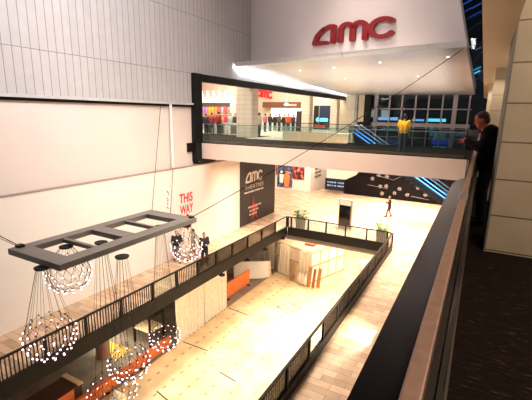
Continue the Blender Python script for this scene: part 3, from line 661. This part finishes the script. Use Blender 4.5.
# ================================================================== CHANDELIERS
def globe_nodes(R):
    out = []
    for j, lat in enumerate((-78, -56, -35, -14, 7, 28, 48)):
        n_ = max(3, round(15 * math.cos(math.radians(lat)) + .4))
        for i in range(n_): 
            a = 2 * PI * (i + .5 * (j % 2)) / n_; out.append((lat, Vector((R * math.cos(math.radians(lat)) * math.cos(a), R * math.cos(math.radians(lat)) * math.sin(a), R * math.sin(math.radians(lat)))), j, i, n_))
    return out
BULB = None
def chandelier(cx, cy, cz, R, ztop, label):
    global BULB
    t = thing('chandelier', label, 'chandelier', (cx, cy, cz), 0, 'globe chandeliers hung from the long frame')
    nodes = globe_nodes(R)
    bm = B()
    byring = {}
    for nd_ in nodes: byring.setdefault(nd_[2], []).append(nd_[1])
    for j in range(6):
        a, c_ = byring[j], byring[j + 1]
        for p in c_:
            for q in sorted(a, key=lambda s_: (s_ - p).length)[:2]: tube(bm, p, q, .0045, seg=4, cap=False)
    obj('lattice', bm, M_chain, t)
    if BULB is None:
        bm = B(); ball(bm, (0, 0, 0), .024, 1); so = obj('socket', bm, M_black)
        bm = B(); ball(bm, (0, 0, 0), .026, 2); o = obj('bulb', bm, M_bulb, smooth=True); BULB = (so.data, o.data)
        bpy.data.objects.remove(so); bpy.data.objects.remove(o)
    for lat, p, j, i, n_ in nodes:
        so = bpy.data.objects.new('socket', BULB[0]); COL.objects.link(so); so.parent = t; so.location = p
        if lat < 20: o = bpy.data.objects.new('bulb', BULB[1]); COL.objects.link(o); o.parent = so; o.location = p * (.045 / R)
    bm = B(); top = ztop - cz
    for i, p in enumerate(byring[5]):
        a = math.atan2(p.y, p.x); tube(bm, p, (.13 * math.cos(a), .13 * math.sin(a), top), .0042, seg=4)
    obj('wires', bm, M_chain, t)
    bm = B(); lathe(bm, [(.17, top - .05), (.19, top - .02), (.19, top)], seg=20); obj('ceiling_rose', bm, M_black, t)
def chand(u, v, su, sv, rpx, label, ztop=FZ - .18):
    c = onz(u, v, ztop); r = ray(su, sv); k = (c.xy.length) / (r.xy.length); z = (CAMP + r * k).z
    d = (Vector((c.x, c.y, z)) - CAMP).length
    chandelier(c.x, c.y, z, rpx * d / 410., ztop, label)
chand(42, 267, 53, 334, 20.5, 'glowing globe chandelier hanging in front of the near left railing')
chand(66, 246, 73, 271, 19, 'glowing globe chandelier tucked close under the near end of the frame')
chand(101, 242, 115, 391, 20, 'glowing globe chandelier lowest and nearest the bottom edge')
chand(122, 256, 133, 361, 17.5, 'glowing globe chandelier over the edge between concrete and plywood')
chand(160, 226, 168, 335, 13.5, 'smallest glowing globe chandelier in front of the white sheeting')
chand(186, 225, 184, 246, 15, 'glowing globe chandelier under the far frame end before two walkers')

# ================================================================== LOWER FLOOR OBJECTS
def sheetwall(p, q, z0, z1, th, label, nm='plastic_sheeting', m=M_plast, fold=.05, n=22):
    p, q = Vector(p), Vector(q); t = thing(nm, label, 'sheeting', (p.x, p.y, z0)); d = (q - p); nrm = Vector((-d.y, d.x, 0)).normalized()
    bm = B(); rr = random.Random(len(label)); ro = []
    for k in range(n + 1):
        b0 = d * (k / n) + nrm * (fold * math.sin(k * 2.1) + rr.uniform(-.02, .02)); ro.append((b0, b0 * 1 + nrm * .02))
    for (a, a2), (c_, c2) in zip(ro, ro[1:]):
        z = Vector((0, 0, z1 - z0)); prism(bm, [a, c_, c2, a2], z)
    bmesh.ops.remove_doubles(bm, verts=bm.verts[:], dist=.0005)
    obj('sheet', bm, m, t); bm = B(); tube(bm, (0, 0, z1 - z0), (d.x, d.y, z1 - z0), .05, seg=8); obj('top_batten', bm, M_woodpale, t)
    return t
sheetwall((-13.5, 14.6, 0), (-13.5, 17.1, 0), F0, -7.0, .02, 'white plastic sheeting panel hung below the left railing, nearer one')
sheetwall((-13.55, 17.2, 0), (-13.55, 19.6, 0), F0, -7.0, .02, 'white plastic sheeting panel hung below the left railing, further one')
t = thing('site_barrier', 'low orange barrier along the near edge of the plywood floor', 'barrier', (-13.75, 4, F0 - .03))
bm = B(); box(bm, -.05, .05, 0, 10.3, .05, .62); obj('panel', bm, M_orange, t); 
bm = B(); box(bm, -.06, .06, 0, 10.3, .62, .68); obj('top_cap', bm, mat('orange_dark', (.5, .1, .03), .5), t)
for k in range(6): 
    bm = B(); box(bm, -.25, .25, k * 2.0 + .05, k * 2.0 + .15, 0, .06); obj('foot', bm, M_black, t)
t = thing('site_barrier', 'orange barrier panel beyond the white sheeting', 'barrier', (-14.3, 20.2, F0 - .03))
bm = B(); box(bm, -.05, .05, 0, 3.4, .05, 1.15); obj('panel', bm, M_orange, t)
bm = B(); box(bm, -.3, .3, .3, .4, 0, .06); box(bm, -.3, .3, 3.0, 3.1, 0, .06); obj('foot', bm, M_black, t)
# counter with orange side, bottom left
p = onz(72, 392, F0); 
t = thing('site_counter', 'dark topped counter with orange side at the bottom left', 'counter', (-14.7, 8.25, F0 - .03))
bm = B(); box(bm, -.5, .6, -2.2, .9, .0, 1.0); obj('body', bm, mat('counter_brown', (.07, .035, .025), .5), t)
bm = B(); box(bm, .6, .64, -2.2, .5, .0, .98); label_part(obj('side_panel', bm, M_orange, t), 'orange side panel')
bm = B(); box(bm, -.55, .66, .72, .95, 1.0, 1.06); obj('top_strip', bm, M_woodpale, t)
p = onz(97, 390, F0 + .8)
bm = B(); lathe(bm, [(.62, 0), (.55, .2), (.0001, .75)], seg=4); o = tag(obj('light_box', bm, mat('lightbox_cream', (.85, .78, .6), .5)), 'small cream pyramid box beside the lowest chandelier', 'box'); o.location = (-12.75, 9.75, F0)
p = onz(113, 350, F0); bm = B(); box(bm, -.8, .8, -.5, .5, 0, .02); o = tag(obj('floor_mat', bm, mat('mat_yellow', (.55, .36, .04), .6, var=.2)), 'yellow mat on the grey concrete under the railing', 'mat'); o.location = (p.x, p.y, F0 - .03)
t = thing('steel_rack', 'black steel rack frame left of the white sheeting', 'rack', (-15.2, 14.2, F0 - .03))
for x in (-.6, .6):
    for y in (-.5, .5): bm = B(); box(bm, x - .05, x + .05, y - .05, y + .05, 0, 2.5); obj('leg', bm, M_black, t)
for z in (.9, 1.7, 2.45): bm = B(); box(bm, -.65, .65, -.55, .55, z - .04, z); obj('shelf', bm, M_dark if z != .9 else M_woodpale, t)
bm = B(); tube(bm, (0, 0, 0), (0, 0, 4.3), .35, seg=16); o = obj('pillar_lower', bm, mat('pillar_pink', (.42, .25, .18), .6)); o['kind'] = 'structure'; o.location = (-16.2, 11.9, F0 - .03)
# leaning white boards
for k in range(4):
    bm = B(); vs = box(bm, 0, 2.4, 0, .04, 0, 1.25); M = Matrix.Translation((-15.6 + .10 * k, 23.5 + .2 * k, F0 + .03)) @ Matrix.Rotation(.62, 4, 'Z') @ Matrix.Rotation(-.55, 4, 'X'); xf(bm, vs, M)
    tag(obj('drywall_board', bm, M_white if k < 3 else M_woodpale), ['frontmost white board leaning beside the orange barrier', 'second white board of the leaning stack by the barrier', 'third white board of the leaning stack by the barrier', 'pale brown rearmost board of the leaning stack'][k], 'board', 'boards leaning at the left of the enclosure')
# enclosure of plastic sheets on studs
ea, eb, ec = onz(277, 271, F0), onz(310, 283, F0), onz(342, 270, F0)
ea, eb, ec = Vector((-13.5, 26.85, 0)), Vector((-10.2, 25.95, 0)), Vector((-8.85, 29.9, 0))
t = thing('enclosure', 'plastic sheeted timber enclosure at the far end of the pit', 'enclosure', (ea.x, ea.y, F0)); L0 = Vector((ea.x, ea.y, 0))
EH = 2.5
def wallseg(a, c_, n):
    a, c_ = a - L0, c_ - L0; d = c_ - a; nrm = Vector((d.y, -d.x, 0)).normalized()
    bm = B(); prism(bm, [a, c_, c_ - nrm * .05, a - nrm * .05], (0, 0, EH)); obj('sheet_wall', bm, M_plast, t)
    for k in range(n + 1):
        p = a + d * (k / n) + nrm * .03; bm = B(); tube(bm, p, p + Vector((0, 0, EH)), .04, seg=4); obj('stud', bm, M_woodpale, t)
    for z in (.05, EH * .55, EH - .04):
        bm = B(); tube(bm, a + nrm * .04 + Vector((0, 0, z)), c_ + nrm * .04 + Vector((0, 0, z)), .05, seg=4); obj('rail_board', bm, mat('batten_brown', (.45, .30, .16), .6), t)
wallseg(ea, eb, 4); wallseg(eb, ec, 4)
bm = B(); prism(bm, [ea - L0 + Vector((0, 0, EH)), eb - L0 + Vector((0, 0, EH)), ec - L0 + Vector((0, 0, EH)), ec - L0 + Vector((-4.5, 1.2, EH))], (0, 0, .05)); obj('roof_sheet', bm, mat('roof_tan', (.46, .30, .21), .6, var=.25, scale=1.5), t)
rr = random.Random(4)
for s_ in (.2, .34, .8, .95):
    a_ = (eb - ea) * s_; nn = Vector(((eb - ea).y, -(eb - ea).x, 0)).normalized(); dd = (eb - ea).normalized(); wd_ = rr.uniform(.25, .45); bm = B(); ring = []
    for k in range(9):
        x = (k / 8 - .5) * 2 * wd_; o_ = .13 + .05 * math.sin(k * 2.2 + s_ * 9)
        ring.append((a_ + dd * x * .8 + nn * o_ + Vector((0, 0, EH + .02)), a_ + dd * x * 1.15 + nn * (o_ + .12) + Vector((0, 0, rr.uniform(.03, .12)))))
    for (p1_, q1_), (p2_, q2_) in zip(ring, ring[1:]): prism(bm, [p1_, p2_, q2_, q1_], nn * .012)
    obj('draped_sheet', bm, M_plast, t)
bm = B(); box(bm, 2.2, 3.0, .3, 1.1, EH + .06, EH + .22); label_part(obj('roof_crate', bm, mat('crate_red', (.30, .07, .04), .6, var=.3), t), 'dark red crate on the roof sheet')
sheetwall((-15.1, 27.5, 0), (-13.85, 26.85, 0), F0, F0 + 3.0, .02, 'hanging white curtain sheet at the left corner of the enclosure', n=14)
# leaning lumber on the enclosure face
ed = (eb - ea).normalized(); en = Vector((ed.y, -ed.x, 0))
items = [(291, 281, 1.5, .10, M_wood), (295.5, 282, 1.3, .09, M_woodpale), (308, 287, 1.55, .15, M_wood), (312.5, 288, 1.45, .11, mat('lumber_red', (.45, .17, .07), .6, var=.2)), (317.5, 288, 1.5, .15, M_wood)]
lab = ['slim brown plank leaning at the middle of the enclosure face', 'slim pale plank leaning next to the slim brown one', 'broad brown board leaning right of the white sacks', 'reddish plank leaning between two broad brown boards', 'wide brown board leaning at the enclosure corner']
for (u, v, ln, wd, m_), l_ in zip(items, lab):
    p = onz(u, v, F0); bm = B(); vs = box(bm, -wd, wd, 0, .05, 0, ln)
    M = Matrix.Translation((p.x, p.y, F0 + .012)) @ Matrix.Rotation(math.atan2(ed.y, ed.x), 4, 'Z') @ Matrix.Rotation(-.16, 4, 'X'); xf(bm, vs, M); tag(obj('leaning_plank', bm, m_), l_, 'plank', 'planks leaning on the enclosure')
for k, (u, v) in enumerate(((299, 284), (302, 285), (305, 286))):
    p = onz(u, v, F0); bm = B(); ball(bm, (0, 0, .42), .42, 2, (.33, .45, 1.0)); ball(bm, (.03, 0, .86), .09, 2, (1, 1, .8)); o = tag(obj('white_sack', bm, M_plast, smooth=True), ['white upright sack beside the pale plank', 'white upright sack in the middle of three', 'white upright sack beside the broad brown board'][k], 'sack', 'sacks before the enclosure'); o.location = (p.x, p.y, F0)
p = onz(343, 268, F0); bm = B(); box(bm, -.7, .7, -.35, .35, 0, .75); o = tag(obj('wrapped_pallet', bm, M_plast, bevel=.08), 'white wrapped pallet load right of the enclosure', 'pallet'); o.location = (-7.2, 31.2, F0); o.rotation_euler = (0, 0, .9)
bm = B(); box(bm, -.5, .5, -.3, .3, 0, .6); o = tag(obj('wrapped_box', bm, M_cream, bevel=.05), 'small cream box by the far right corner of the pit', 'box'); o.location = (-6.6, 35.2, F0); o.rotation_euler = (0, 0, .4)
# black corner marks and the square hatch
def mark(pts, label):
    bm = B()
    for a, c_ in zip(pts, pts[1:]):
        a, c_ = Vector((*a, F0)), Vector((*c_, F0)); d = (c_ - a).normalized(); n_ = Vector((-d.y, d.x, 0)) * .03; prism(bm, [a - n_, c_ - n_, c_ + n_, a + n_], (0, 0, .008))
    tag(obj('floor_mark', bm, M_black), label, 'marking')
mark([(-13.4, 15.0), (-11.7, 15.0)], 'black line on the plywood at the nearer sheeting end')
mark([(-10.1, 13.9), (-9.0, 13.7)], 'short black line in the middle of the plywood')
mark([(-13.4, 19.55), (-11.8, 19.4)], 'black line on the plywood at the further sheeting end')
mark([(-11.8, 11.3), (-10.9, 11.1)], 'short black line nearest the bottom of the plywood')
mark([(-10.69, 21.32), (-10.18, 22.29), (-9.2, 21.9), (-9.75, 20.95), (-10.69, 21.32)], 'black square hatch outline on the plywood')
# hazard strip along right edge of the far floor
mark([(-8.6, 27.2), (-6.6, 33.5)], 'long dark line on the floor right of the enclosure')

# ================================================================== RIGHT BALUSTRADE
t = thing('balustrade', 'glossy black leaning balustrade with copper handrail along the walkway', 'railing', (0, 0, 0))
bm = B(); box(bm, -.088, -.043, -1.5, 17.95, 1.03, 1.072); label_part(obj('handrail', bm, M_rail, t, bevel=.006), 'copper coloured handrail')
bm = B(); box(bm, -.075, -.055, -1.5, 17.95, .1, 1.03); obj('inner_panel', bm, M_gloss, t)
plan = [(-.086, -1.5), (-.205, -1.5), (-.205, 4.25)] + [(-.086 - .119 * math.cos(a * PI / 16), 4.25 + .42 * math.sin(a * PI / 16)) for a in range(1, 9)]
bm = B(); prism(bm, [(x, y, 1.02 + (x + .086) * .22) for x, y in plan], (0, 0, -.05)); label_part(obj('side_ledge', bm, mat('ledge_black', (.008, .007, .007), .14, var=.15, scale=2, spec=.1), t), 'glossy black side ledge with rounded end')
bm = B(); box(bm, -.11, -.09, -1.5, 17.95, -.9, 1.0); obj('outer_panel', bm, M_black, t)
bm = B(); box(bm, -.05, .0, -1.5, 17.95, 0, .12); obj('base_shoe', bm, M_dark, t)
bm = B(); box(bm, -.012, .004, -1.5, 17.95, .12, .135); obj('shoe_trim', bm, mat('trim_bronze', (.05, .035, .03), .6), t)
for y in (3.25, 9.5): 
    bm = B(); box(bm, -.094, -.038, y - .16, y + .16, 1.022, 1.078); label_part(obj('rail_joint', bm, M_steel, t, bevel=.004), 'bright steel joint sleeve')

bm = B(); box(bm, -15, 7, -4, 46, 16, 16.3); struct('ceiling', bm, mat('ceiling_dark', (.035, .034, .033), .8))
# ================================================================== PEOPLE
def blob(name, prims, vox, m, parent, smooth_it=2):
    bm = B()
    for p in prims:
        if p[0] == 'c': 
            _, a, c_, r0, r1 = p; tube(bm, a, c_, r0, r1, seg=14); ball(bm, a, r0, 2); ball(bm, c_, r1, 2)
        else:
            ball(bm, p[1], 1, 3, p[2], p[3] if len(p) > 3 else None)
    o = obj(name, bm, m, parent)
    k = o.modifiers.new('remesh', 'REMESH'); k.mode = 'VOXEL'; k.voxel_size = vox
    k = o.modifiers.new('smooth', 'SMOOTH'); k.factor = .5; k.iterations = smooth_it
    me = bpy.data.meshes.new_from_object(o.evaluated_get(bpy.context.evaluated_depsgraph_get()))
    o.modifiers.clear(); old = o.data; o.data = me; bpy.data.meshes.remove(old); me.name = name
    me.materials.clear(); me.materials.append(m); me.polygons.foreach_set('use_smooth', [True] * len(me.polygons)); return o
V = Vector
STAND = dict(pelvis=(0, 0, .95), chest=(0, 0, 1.28), neck=(0, 0, 1.46), head=(.03, 0, 1.62),
             shl=(0, .19, 1.42), ell=(-.02, .25, 1.13), wrl=(.06, .25, .88), shr=(0, -.19, 1.42), elr=(-.02, -.25, 1.13), wrr=(.06, -.25, .88),
             hil=(0, .09, .92), knl=(.03, .10, .49), anl=(0, .10, .09), hir=(0, -.09, .92), knr=(.03, -.10, .49), anr=(0, -.10, .09))
def hand_prims(el, wr, side_, s):
    d = (wr - el).normalized(); sd = d.cross(V((0, 0, 1))); sd = (sd if sd.length > .1 else V((0, 1, 0))).normalized(); up = sd.cross(d)
    P = [('c', wr, wr + d * .055 * s, .026 * s, .032 * s), ('c', wr + d * .03 * s + sd * .02 * s, wr + d * .07 * s + sd * .028 * s, .02 * s, .018 * s), ('c', wr + d * .03 * s - sd * .02 * s, wr + d * .07 * s - sd * .028 * s, .02 * s, .018 * s)]
    for k, ln in enumerate((.062, .075, .070, .055)):
        b0 = wr + d * .085 * s + sd * (k - 1.5) * .021 * s; m1 = b0 + (d * .8 - up * .35).normalized() * ln * .55 * s; m2 = m1 + (d * .4 - up * .8).normalized() * ln * .5 * s
        P += [('c', b0 - d * .03 * s, m1, .010 * s, .0095 * s), ('c', m1, m2, .0095 * s, .008 * s)]
    b0 = wr + d * .03 * s + sd * side_ * .03 * s; m1 = b0 + (d * .5 + sd * side_ * .7 - up * .3).normalized() * .04 * s
    P += [('c', b0, m1, .013 * s, .011 * s), ('c', m1, m1 + (d * .9 - up * .3).normalized() * .035 * s, .011 * s, .009 * s)]
    return P
def person(label, loc, heading, height=1.75, pose=None, top=None, pants=None, shoes=None, skin=M_skin, hair=M_hair, sleeves='long', vox=.02, group=None, face=None, hands=True, long_hair=False, coat=0., bulk=0.):
    s = height / 1.75; J = {k: V(v) * s for k, v in STAND.items()}
    for k, v in (pose or {}).items(): J[k] = V(v) * s
    t = thing('person', label, 'person', loc, heading, group)
    hd = J['head']; fd = V(face).normalized() if face else V((1, 0, 0)); ld = V((0, 0, 1)).cross(fd).normalized(); ud = fd.cross(ld)
    rotm = Matrix((fd, ld, ud)).transposed()
    def limb(a, b_, c_, r): return [('c', J[a], J[b_], r[0] * s, r[1] * s), ('c', J[b_], J[c_], r[1] * s, r[2] * s)]
    def hp(x, y, z): return hd + (fd * x + ld * y + ud * z) * s
    tor = [('c', J['pelvis'] + V((0, q * .07, 0)) * s, J['chest'] + V((0, q * .08, 0)) * s, .105 * s, .115 * s) for q in (1, -1)] + [('c', J['chest'] + V((0, .08, 0)) * s, J['shl'], .11 * s, .065 * s), ('c', J['chest'] - V((0, .08, 0)) * s, J['shr'], .11 * s, .065 * s)]
    body = tor + [('c', J['neck'] - V((0, 0, .05)) * s, hd - ud * .06 * s, .058 * s, .055 * s),
                  ('e', hp(0, 0, .02), (.098 * s, .077 * s, .105 * s), rotm), ('e', hp(.035, 0, -.05), (.062 * s, .058 * s, .07 * s), rotm),
                  ('c', hp(.09, 0, .015), hp(.113, 0, -.018), .010 * s, .016 * s), ('c', hp(.075, .03, -.062), hp(.075, -.03, -.062), .016 * s, .016 * s), ('e', hp(.07, 0, -.095), (.028 * s, .03 * s, .022 * s)),
                  ('c', hp(.082, .035, .035), hp(.082, -.035, .035), .014 * s, .014 * s),
                  ('e', hp(-.005, .08, -.005), (.022 * s, .012 * s, .032 * s), rotm), ('e', hp(-.005, -.08, -.005), (.022 * s, .012 * s, .032 * s), rotm)]
    for q in 'lr':
        body += limb('sh' + q, 'el' + q, 'wr' + q, (.052, .040, .028)) + limb('hi' + q, 'kn' + q, 'an' + q, (.085, .057, .04))
        if hands: body += hand_prims(J['el' + q], J['wr' + q], 1 if q == 'l' else -1, s)
        else: body += [('c', J['wr' + q], J['wr' + q] + (J['wr' + q] - J['el' + q]).normalized() * .12 * s, .03 * s, .03 * s)]
    blob('body', body, vox if hands else vox * 1.3, skin, t)
    tp = [(p[0], p[1], p[2], p[3] + (.022 + bulk) * s, p[4] + (.022 + bulk) * s) for p in tor] + [('c', J['chest'], J['neck'] - V((0, 0, .05)) * s, .11 * s, .075 * s)]
    if coat: tp += [('c', J['pelvis'] + V((0, q * .07, 0)) * s, J['pelvis'] + V((0, q * .08, -coat)) * s, .125 * s, .14 * s) for q in (1, -1)]
    for q in 'lr':
        if sleeves == 'long': tp += limb('sh' + q, 'el' + q, 'wr' + q, (.076 + bulk * .7, .06 + bulk * .7, .046 + bulk * .3))
        else: tp += [('c', J['sh' + q], J['sh' + q].lerp(J['el' + q], .75), .075 * s, .066 * s)]
    blob('jacket' if sleeves == 'long' else 'shirt', tp, max(vox, .016), top, t)
    pn = [('c', J['pelvis'] + V((0, q * .06, -.02)) * s, J['pelvis'] + V((0, q * .07, .05)) * s, .118 * s, .112 * s) for q in (1, -1)]
    for q in 'lr': pn += limb('hi' + q, 'kn' + q, 'an' + q, (.105, .075, .06))
    blob('trousers', pn, max(vox, .018), pants, t)
    for q in 'lr':
        a = J['an' + q]; fo = V((1, 0, 0)); blob('shoe', [('c', a + V((-.03, 0, -.045)) * s, a + V((.10, 0, -.055)) * s, .042 * s, .040 * s), ('c', a + V((.10, 0, -.055)) * s, a + V((.16, 0, -.06)) * s, .04 * s, .03 * s)], max(.014, vox * .8), shoes or M_black, t)
    hr = [('e', hp(-.018, 0, .042), (.098 * s, .083 * s, .095 * s), rotm), ('e', hp(-.05, 0, -.01), (.06 * s, .077 * s, .07 * s), rotm)]
    if long_hair: hr += [('c', hp(-.05, 0, -.02), hp(-.07, 0, -.2), .075 * s, .05 * s)]
    blob('hair', hr, max(.013, vox * .8), hair, t)
    return t
jk = mat('cloth_black', (.012, .011, .012), .8); jn = mat('jeans_blue', (.035, .045, .07), .8, var=.2); dn_ = mat('jeans_dark', (.018, .022, .035), .8)
LEAN = dict(pelvis=(0, 0, .95), chest=(.0, 0, 1.25), neck=(.07, 0, 1.44), head=(.15, 0, 1.575), shl=(.02, .2, 1.41), shr=(.02, -.2, 1.41),
            ell=(.10, .27, 1.17), wrl=(.31, .09, 1.26), elr=(.10, -.27, 1.17), wrr=(.31, -.07, 1.24), hil=(0, .10, .92), hir=(0, -.10, .92), knl=(.04, .12, .49), knr=(.02, -.12, .49), anl=(.0, .13, .09), anr=(-.02, -.13, .09))
MAN = person('man in black jacket and jeans leaning on the copper handrail beside the pillar', (.135, 6.95, 0), PI, 1.80, LEAN, mat('jacket_black', (.004, .004, .0045), .9, spec=.15), mat('jeans_navy', (.014, .018, .028), .85, spec=.2), M_black, M_skin2, mat('hair_brown', (.035, .02, .014), .6), vox=.0095, bulk=.028, coat=.06, face=(.93, 0, -.36))
bm = B(); box(bm, -.008, .008, -.036, .036, -.07, .07); o = tag(obj('phone', bm, mat('phone_dark', (.03, .03, .035), .2), bevel=.004), 'dark phone held by the man at the handrail', 'phone'); o.location = (-.243 - .055, 6.95, 1.30); o.rotation_euler = (0, .5, 0)
person('person in yellow shirt and jeans standing on the bridge seen from behind', (-3.15, 18.75, 0), PI / 2, 1.78, dict(wrl=(.10, .22, .90), wrr=(.08, -.24, .90)), mat('cloth_yellow', (.92, .50, .02), .8), jn, M_black, sleeves='short')
WALK = dict(knl=(.14, .09, .50), anl=(.20, .09, .10), knr=(-.02, -.09, .49), anr=(-.20, -.09, .13))
FOLD = dict(ell=(.02, .25, 1.14), wrl=(.22, .05, 1.15), elr=(.02, -.25, 1.14), wrr=(.22, -.02, 1.12))
person('person in black jacket holding something by the left railing', (-12.1, 15.4, F1), -.5, 1.78, {**WALK, **FOLD}, jk, dn_, M_black, coat=.12)
person('person in black jacket and grey trousers behind the far chandelier', (-13.55, 14.9, F1), -.6, 1.78, {**WALK, **FOLD}, jk, mat('cloth_greyviolet', (.20, .16, .17), .8), M_black)
person('person in pale grey shirt and khaki trousers beside the far chandelier', (-12.95, 15.55, F1), -2.4, 1.80, WALK, mat('cloth_palegrey', (.42, .38, .36), .8), mat('cloth_khaki', (.38, .25, .16), .8), mat('shoe_brown', (.06, .035, .02), .6), sleeves='short')
person('person in dark brown jacket walking on the far concourse', (-5.75, 31.0, F1), PI + .2, 1.72, {**WALK, 'ell': (.1, .24, 1.18), 'wrl': (.34, .2, 1.28)}, mat('cloth_darkbrown', (.03, .016, .012), .8), mat('cloth_brown', (.10, .05, .03), .8), M_black, coat=.2, long_hair=True)
# lobby crowd
cr = [((212, 25.6), 'cloth_maroon', (.28, .03, .04), 'maroon top standing at the first counter', PI / 2, 1.74),
      ((218.5, 25.6), 'cloth_darkred', (.30, .02, .02), 'dark red top standing between the first counters', PI / 2, 1.84),
      ((206, 25.8), 'cloth_ink', (.02, .02, .05), 'ink blue top beside the black door frame', PI / 2, 1.66),
      ((225.5, 27.6), 'cloth_crimson', (.50, .04, .07), 'crimson top behind the middle counter', -PI / 2, 1.72),
      ((231, 27.7), 'cloth_teal', (.30, .42, .42), 'pale teal top behind the counter by the first column', -PI / 2, 1.72),
      ((235, 27.5), 'cloth_charcoal', (.03, .03, .035), 'charcoal top behind the counter next to the first column', -PI / 2, 1.72),
      ((259, 25.6), 'cloth_offwhite', (.55, .52, .48), 'white top and dark trousers just right of the first column', PI / 2, 1.78),
      ((265, 33.2), 'cloth_dustyrose', (.34, .08, .10), 'dusty rose top in the second bay', PI / 2, 1.74),
      ((270, 35.2), 'cloth_black', (.012, .011, .012), 'black top near the dusty rose one', PI / 2, 1.74),
      ((275, 36.4), 'cloth_black', (.012, .011, .012), 'black top close to the left end of the lit menu', PI / 2, 1.70),
      ((279, 35.3), 'cloth_brown', (.08, .03, .02), 'brown top at the middle of the long counter', PI / 2, 1.78),
      ((284, 36.2), 'cloth_black', (.012, .011, .012), 'black top directly left of the bright red-orange one', PI / 2, 1.72),
      ((288, 35.0), 'cloth_redorange', (.55, .06, .03), 'bright red-orange top in the middle of the crowd', PI / 2, 1.80),
      ((293, 36.4), 'cloth_plum', (.05, .02, .03), 'plum top right of the bright red-orange one', PI / 2, 1.72),
      ((298, 35.4), 'cloth_white', (.6, .56, .52), 'white top waiting near the totem', PI / 2, 1.76),
      ((302, 35.6), 'cloth_olive', (.06, .06, .03), 'olive top right beside the totem', PI / 2, 1.72)]
cr = [((ony(u, 125, y).x, y), *q) for (u, y), *q in cr]
for (x, y), mn, c_, l_, hdg, ht in cr:
    person('distant person in ' + l_, (x, y, 0), hdg + random.uniform(-.5, .5), ht, None, mat(mn, c_, .8), dn_, M_black, vox=.032, hands=False, group='people in the lobby')

# ================================================================== LIGHT
W_ = bpy.data.worlds.new('world'); S.world = W_; W_.use_nodes = True
W_.node_tree.nodes['Background'].inputs['Color'].default_value = (.95, .86, .80, 1); W_.node_tree.nodes['Background'].inputs['Strength'].default_value = .2
def area(name, loc, sx, sy, p, c, rot=(0, 0, 0)):
    l = bpy.data.lights.new(name, 'AREA'); l.shape = 'RECTANGLE'; l.size = sx; l.size_y = sy; l.energy = p; l.color = c
    o = bpy.data.objects.new(name, l); COL.objects.link(o); o.location = loc; o.rotation_euler = rot; return o
def spot(name, loc, p, c, ang=100, r=.05, rot=(0, 0, 0)):
    l = bpy.data.lights.new(name, 'SPOT'); l.energy = p; l.color = c; l.spot_size = math.radians(ang); l.spot_blend = .6; l.shadow_soft_size = r
    o = bpy.data.objects.new(name, l); COL.objects.link(o); o.location = loc; o.rotation_euler = rot; return o
def point(name, loc, p, c, r=.1):
    l = bpy.data.lights.new(name, 'POINT'); l.energy = p; l.color = c; l.shadow_soft_size = r
    o = bpy.data.objects.new(name, l); COL.objects.link(o); o.location = loc; return o
WARM = (1., .84, .66)
area('atrium_ceiling_lamps', (-7.2, 14, 13), 3, 11, 1900, (1., .85, .70)).data.spread = math.radians(74)
def aim(o, tgt):
    o.rotation_euler = (Vector(tgt) - o.location).to_track_quat('-Z', 'Y').to_euler()
o = area('siding_fill', (-2, 6, 15), 2, 8, 1300, (1., .93, .93)); o.data.spread = math.radians(70); aim(o, (-14.4, 10, 6.5))  # added fill light to brighten the siding, no real fixture
o = area('front_wall_fill', (-6, 6, 15), 6, 2, 260, (1., .9, .86)); o.data.spread = math.radians(70); aim(o, (-7, 22, 7))  # unseen fill added to lift the front wall
area('cove_lamps', (XW + .2, 33.2, 4.35), .12, 22, 170, (.86, .92, 1.), (0, PI * .3, 0))
area('bridge_underside_lamps', (-7.5, 20.5, -1.0), 12, 3, 1500, WARM).data.spread = math.radians(95)
for x, y in ((-2.4, 19.0), (-2.0, 20.6), (-3.6, 20.0)): spot('bridge_downlight', (x, y, -.98), 55, (1., .9, .76), 150, .09)
area('concourse_ceiling_lamps', (-16.5, 36, -1.02), 9, 14, 2600, WARM)
area('concourse_right_fill', (-5, 30, 3.0), 7, 12, 6500, WARM).data.spread = math.radians(88)  # added fill hanging free in the void to brighten the far concourse
area('lobby_lamps', (-20, 27, 6.3), 8, 18, 2900, (1., .9, .76))
area('lobby_end_fill', (-17, 41.5, 6.2), 5, 5, 700, (1., .9, .76))  # extra fill added to brighten the far lobby columns
o = area('pit_fill', (-2.2, 13, F1 - .4), 1, 18, 850, (1., .84, .58)); aim(o, (-7, 13, F0))  # hidden fill added under the right slab to brighten the pit
o = area('pit_fill', (-11.7, 13, F1 - .4), .8, 18, 520, (1., .84, .58)); aim(o, (-9, 13, F0))  # matching hidden fill added under the left slab edge
area('lower_fill', (-7.5, 30, F1 - .4), 10, 10, 2600, (1., .8, .55))  # unseen fill added over the far pit and enclosure
area('walkway_lamp', (1.3, 2.5, 4.2), 1.2, 2.5, 175, (1., .80, .58))
point('walkway_fill', (1.6, 8.2, 2.2), 32, (1., .84, .62), .15); point('walkway_fill', (1.2, 11.4, 2.1), 34, (1., .84, .62), .15)  # hidden fill points added to brighten the bulkhead and pillars
for y in (8.55, 12.2): spot('walkway_downlight', (.12, y, 2.55), 16, (1., .86, .66), 150, .04)
area('soffit_bounce_fill', (-7.5, 33, 2.3), 9, 18, 400, (1., .93, .84), (PI, 0, 0))  # added upward fill in place of light bounced onto the soffit
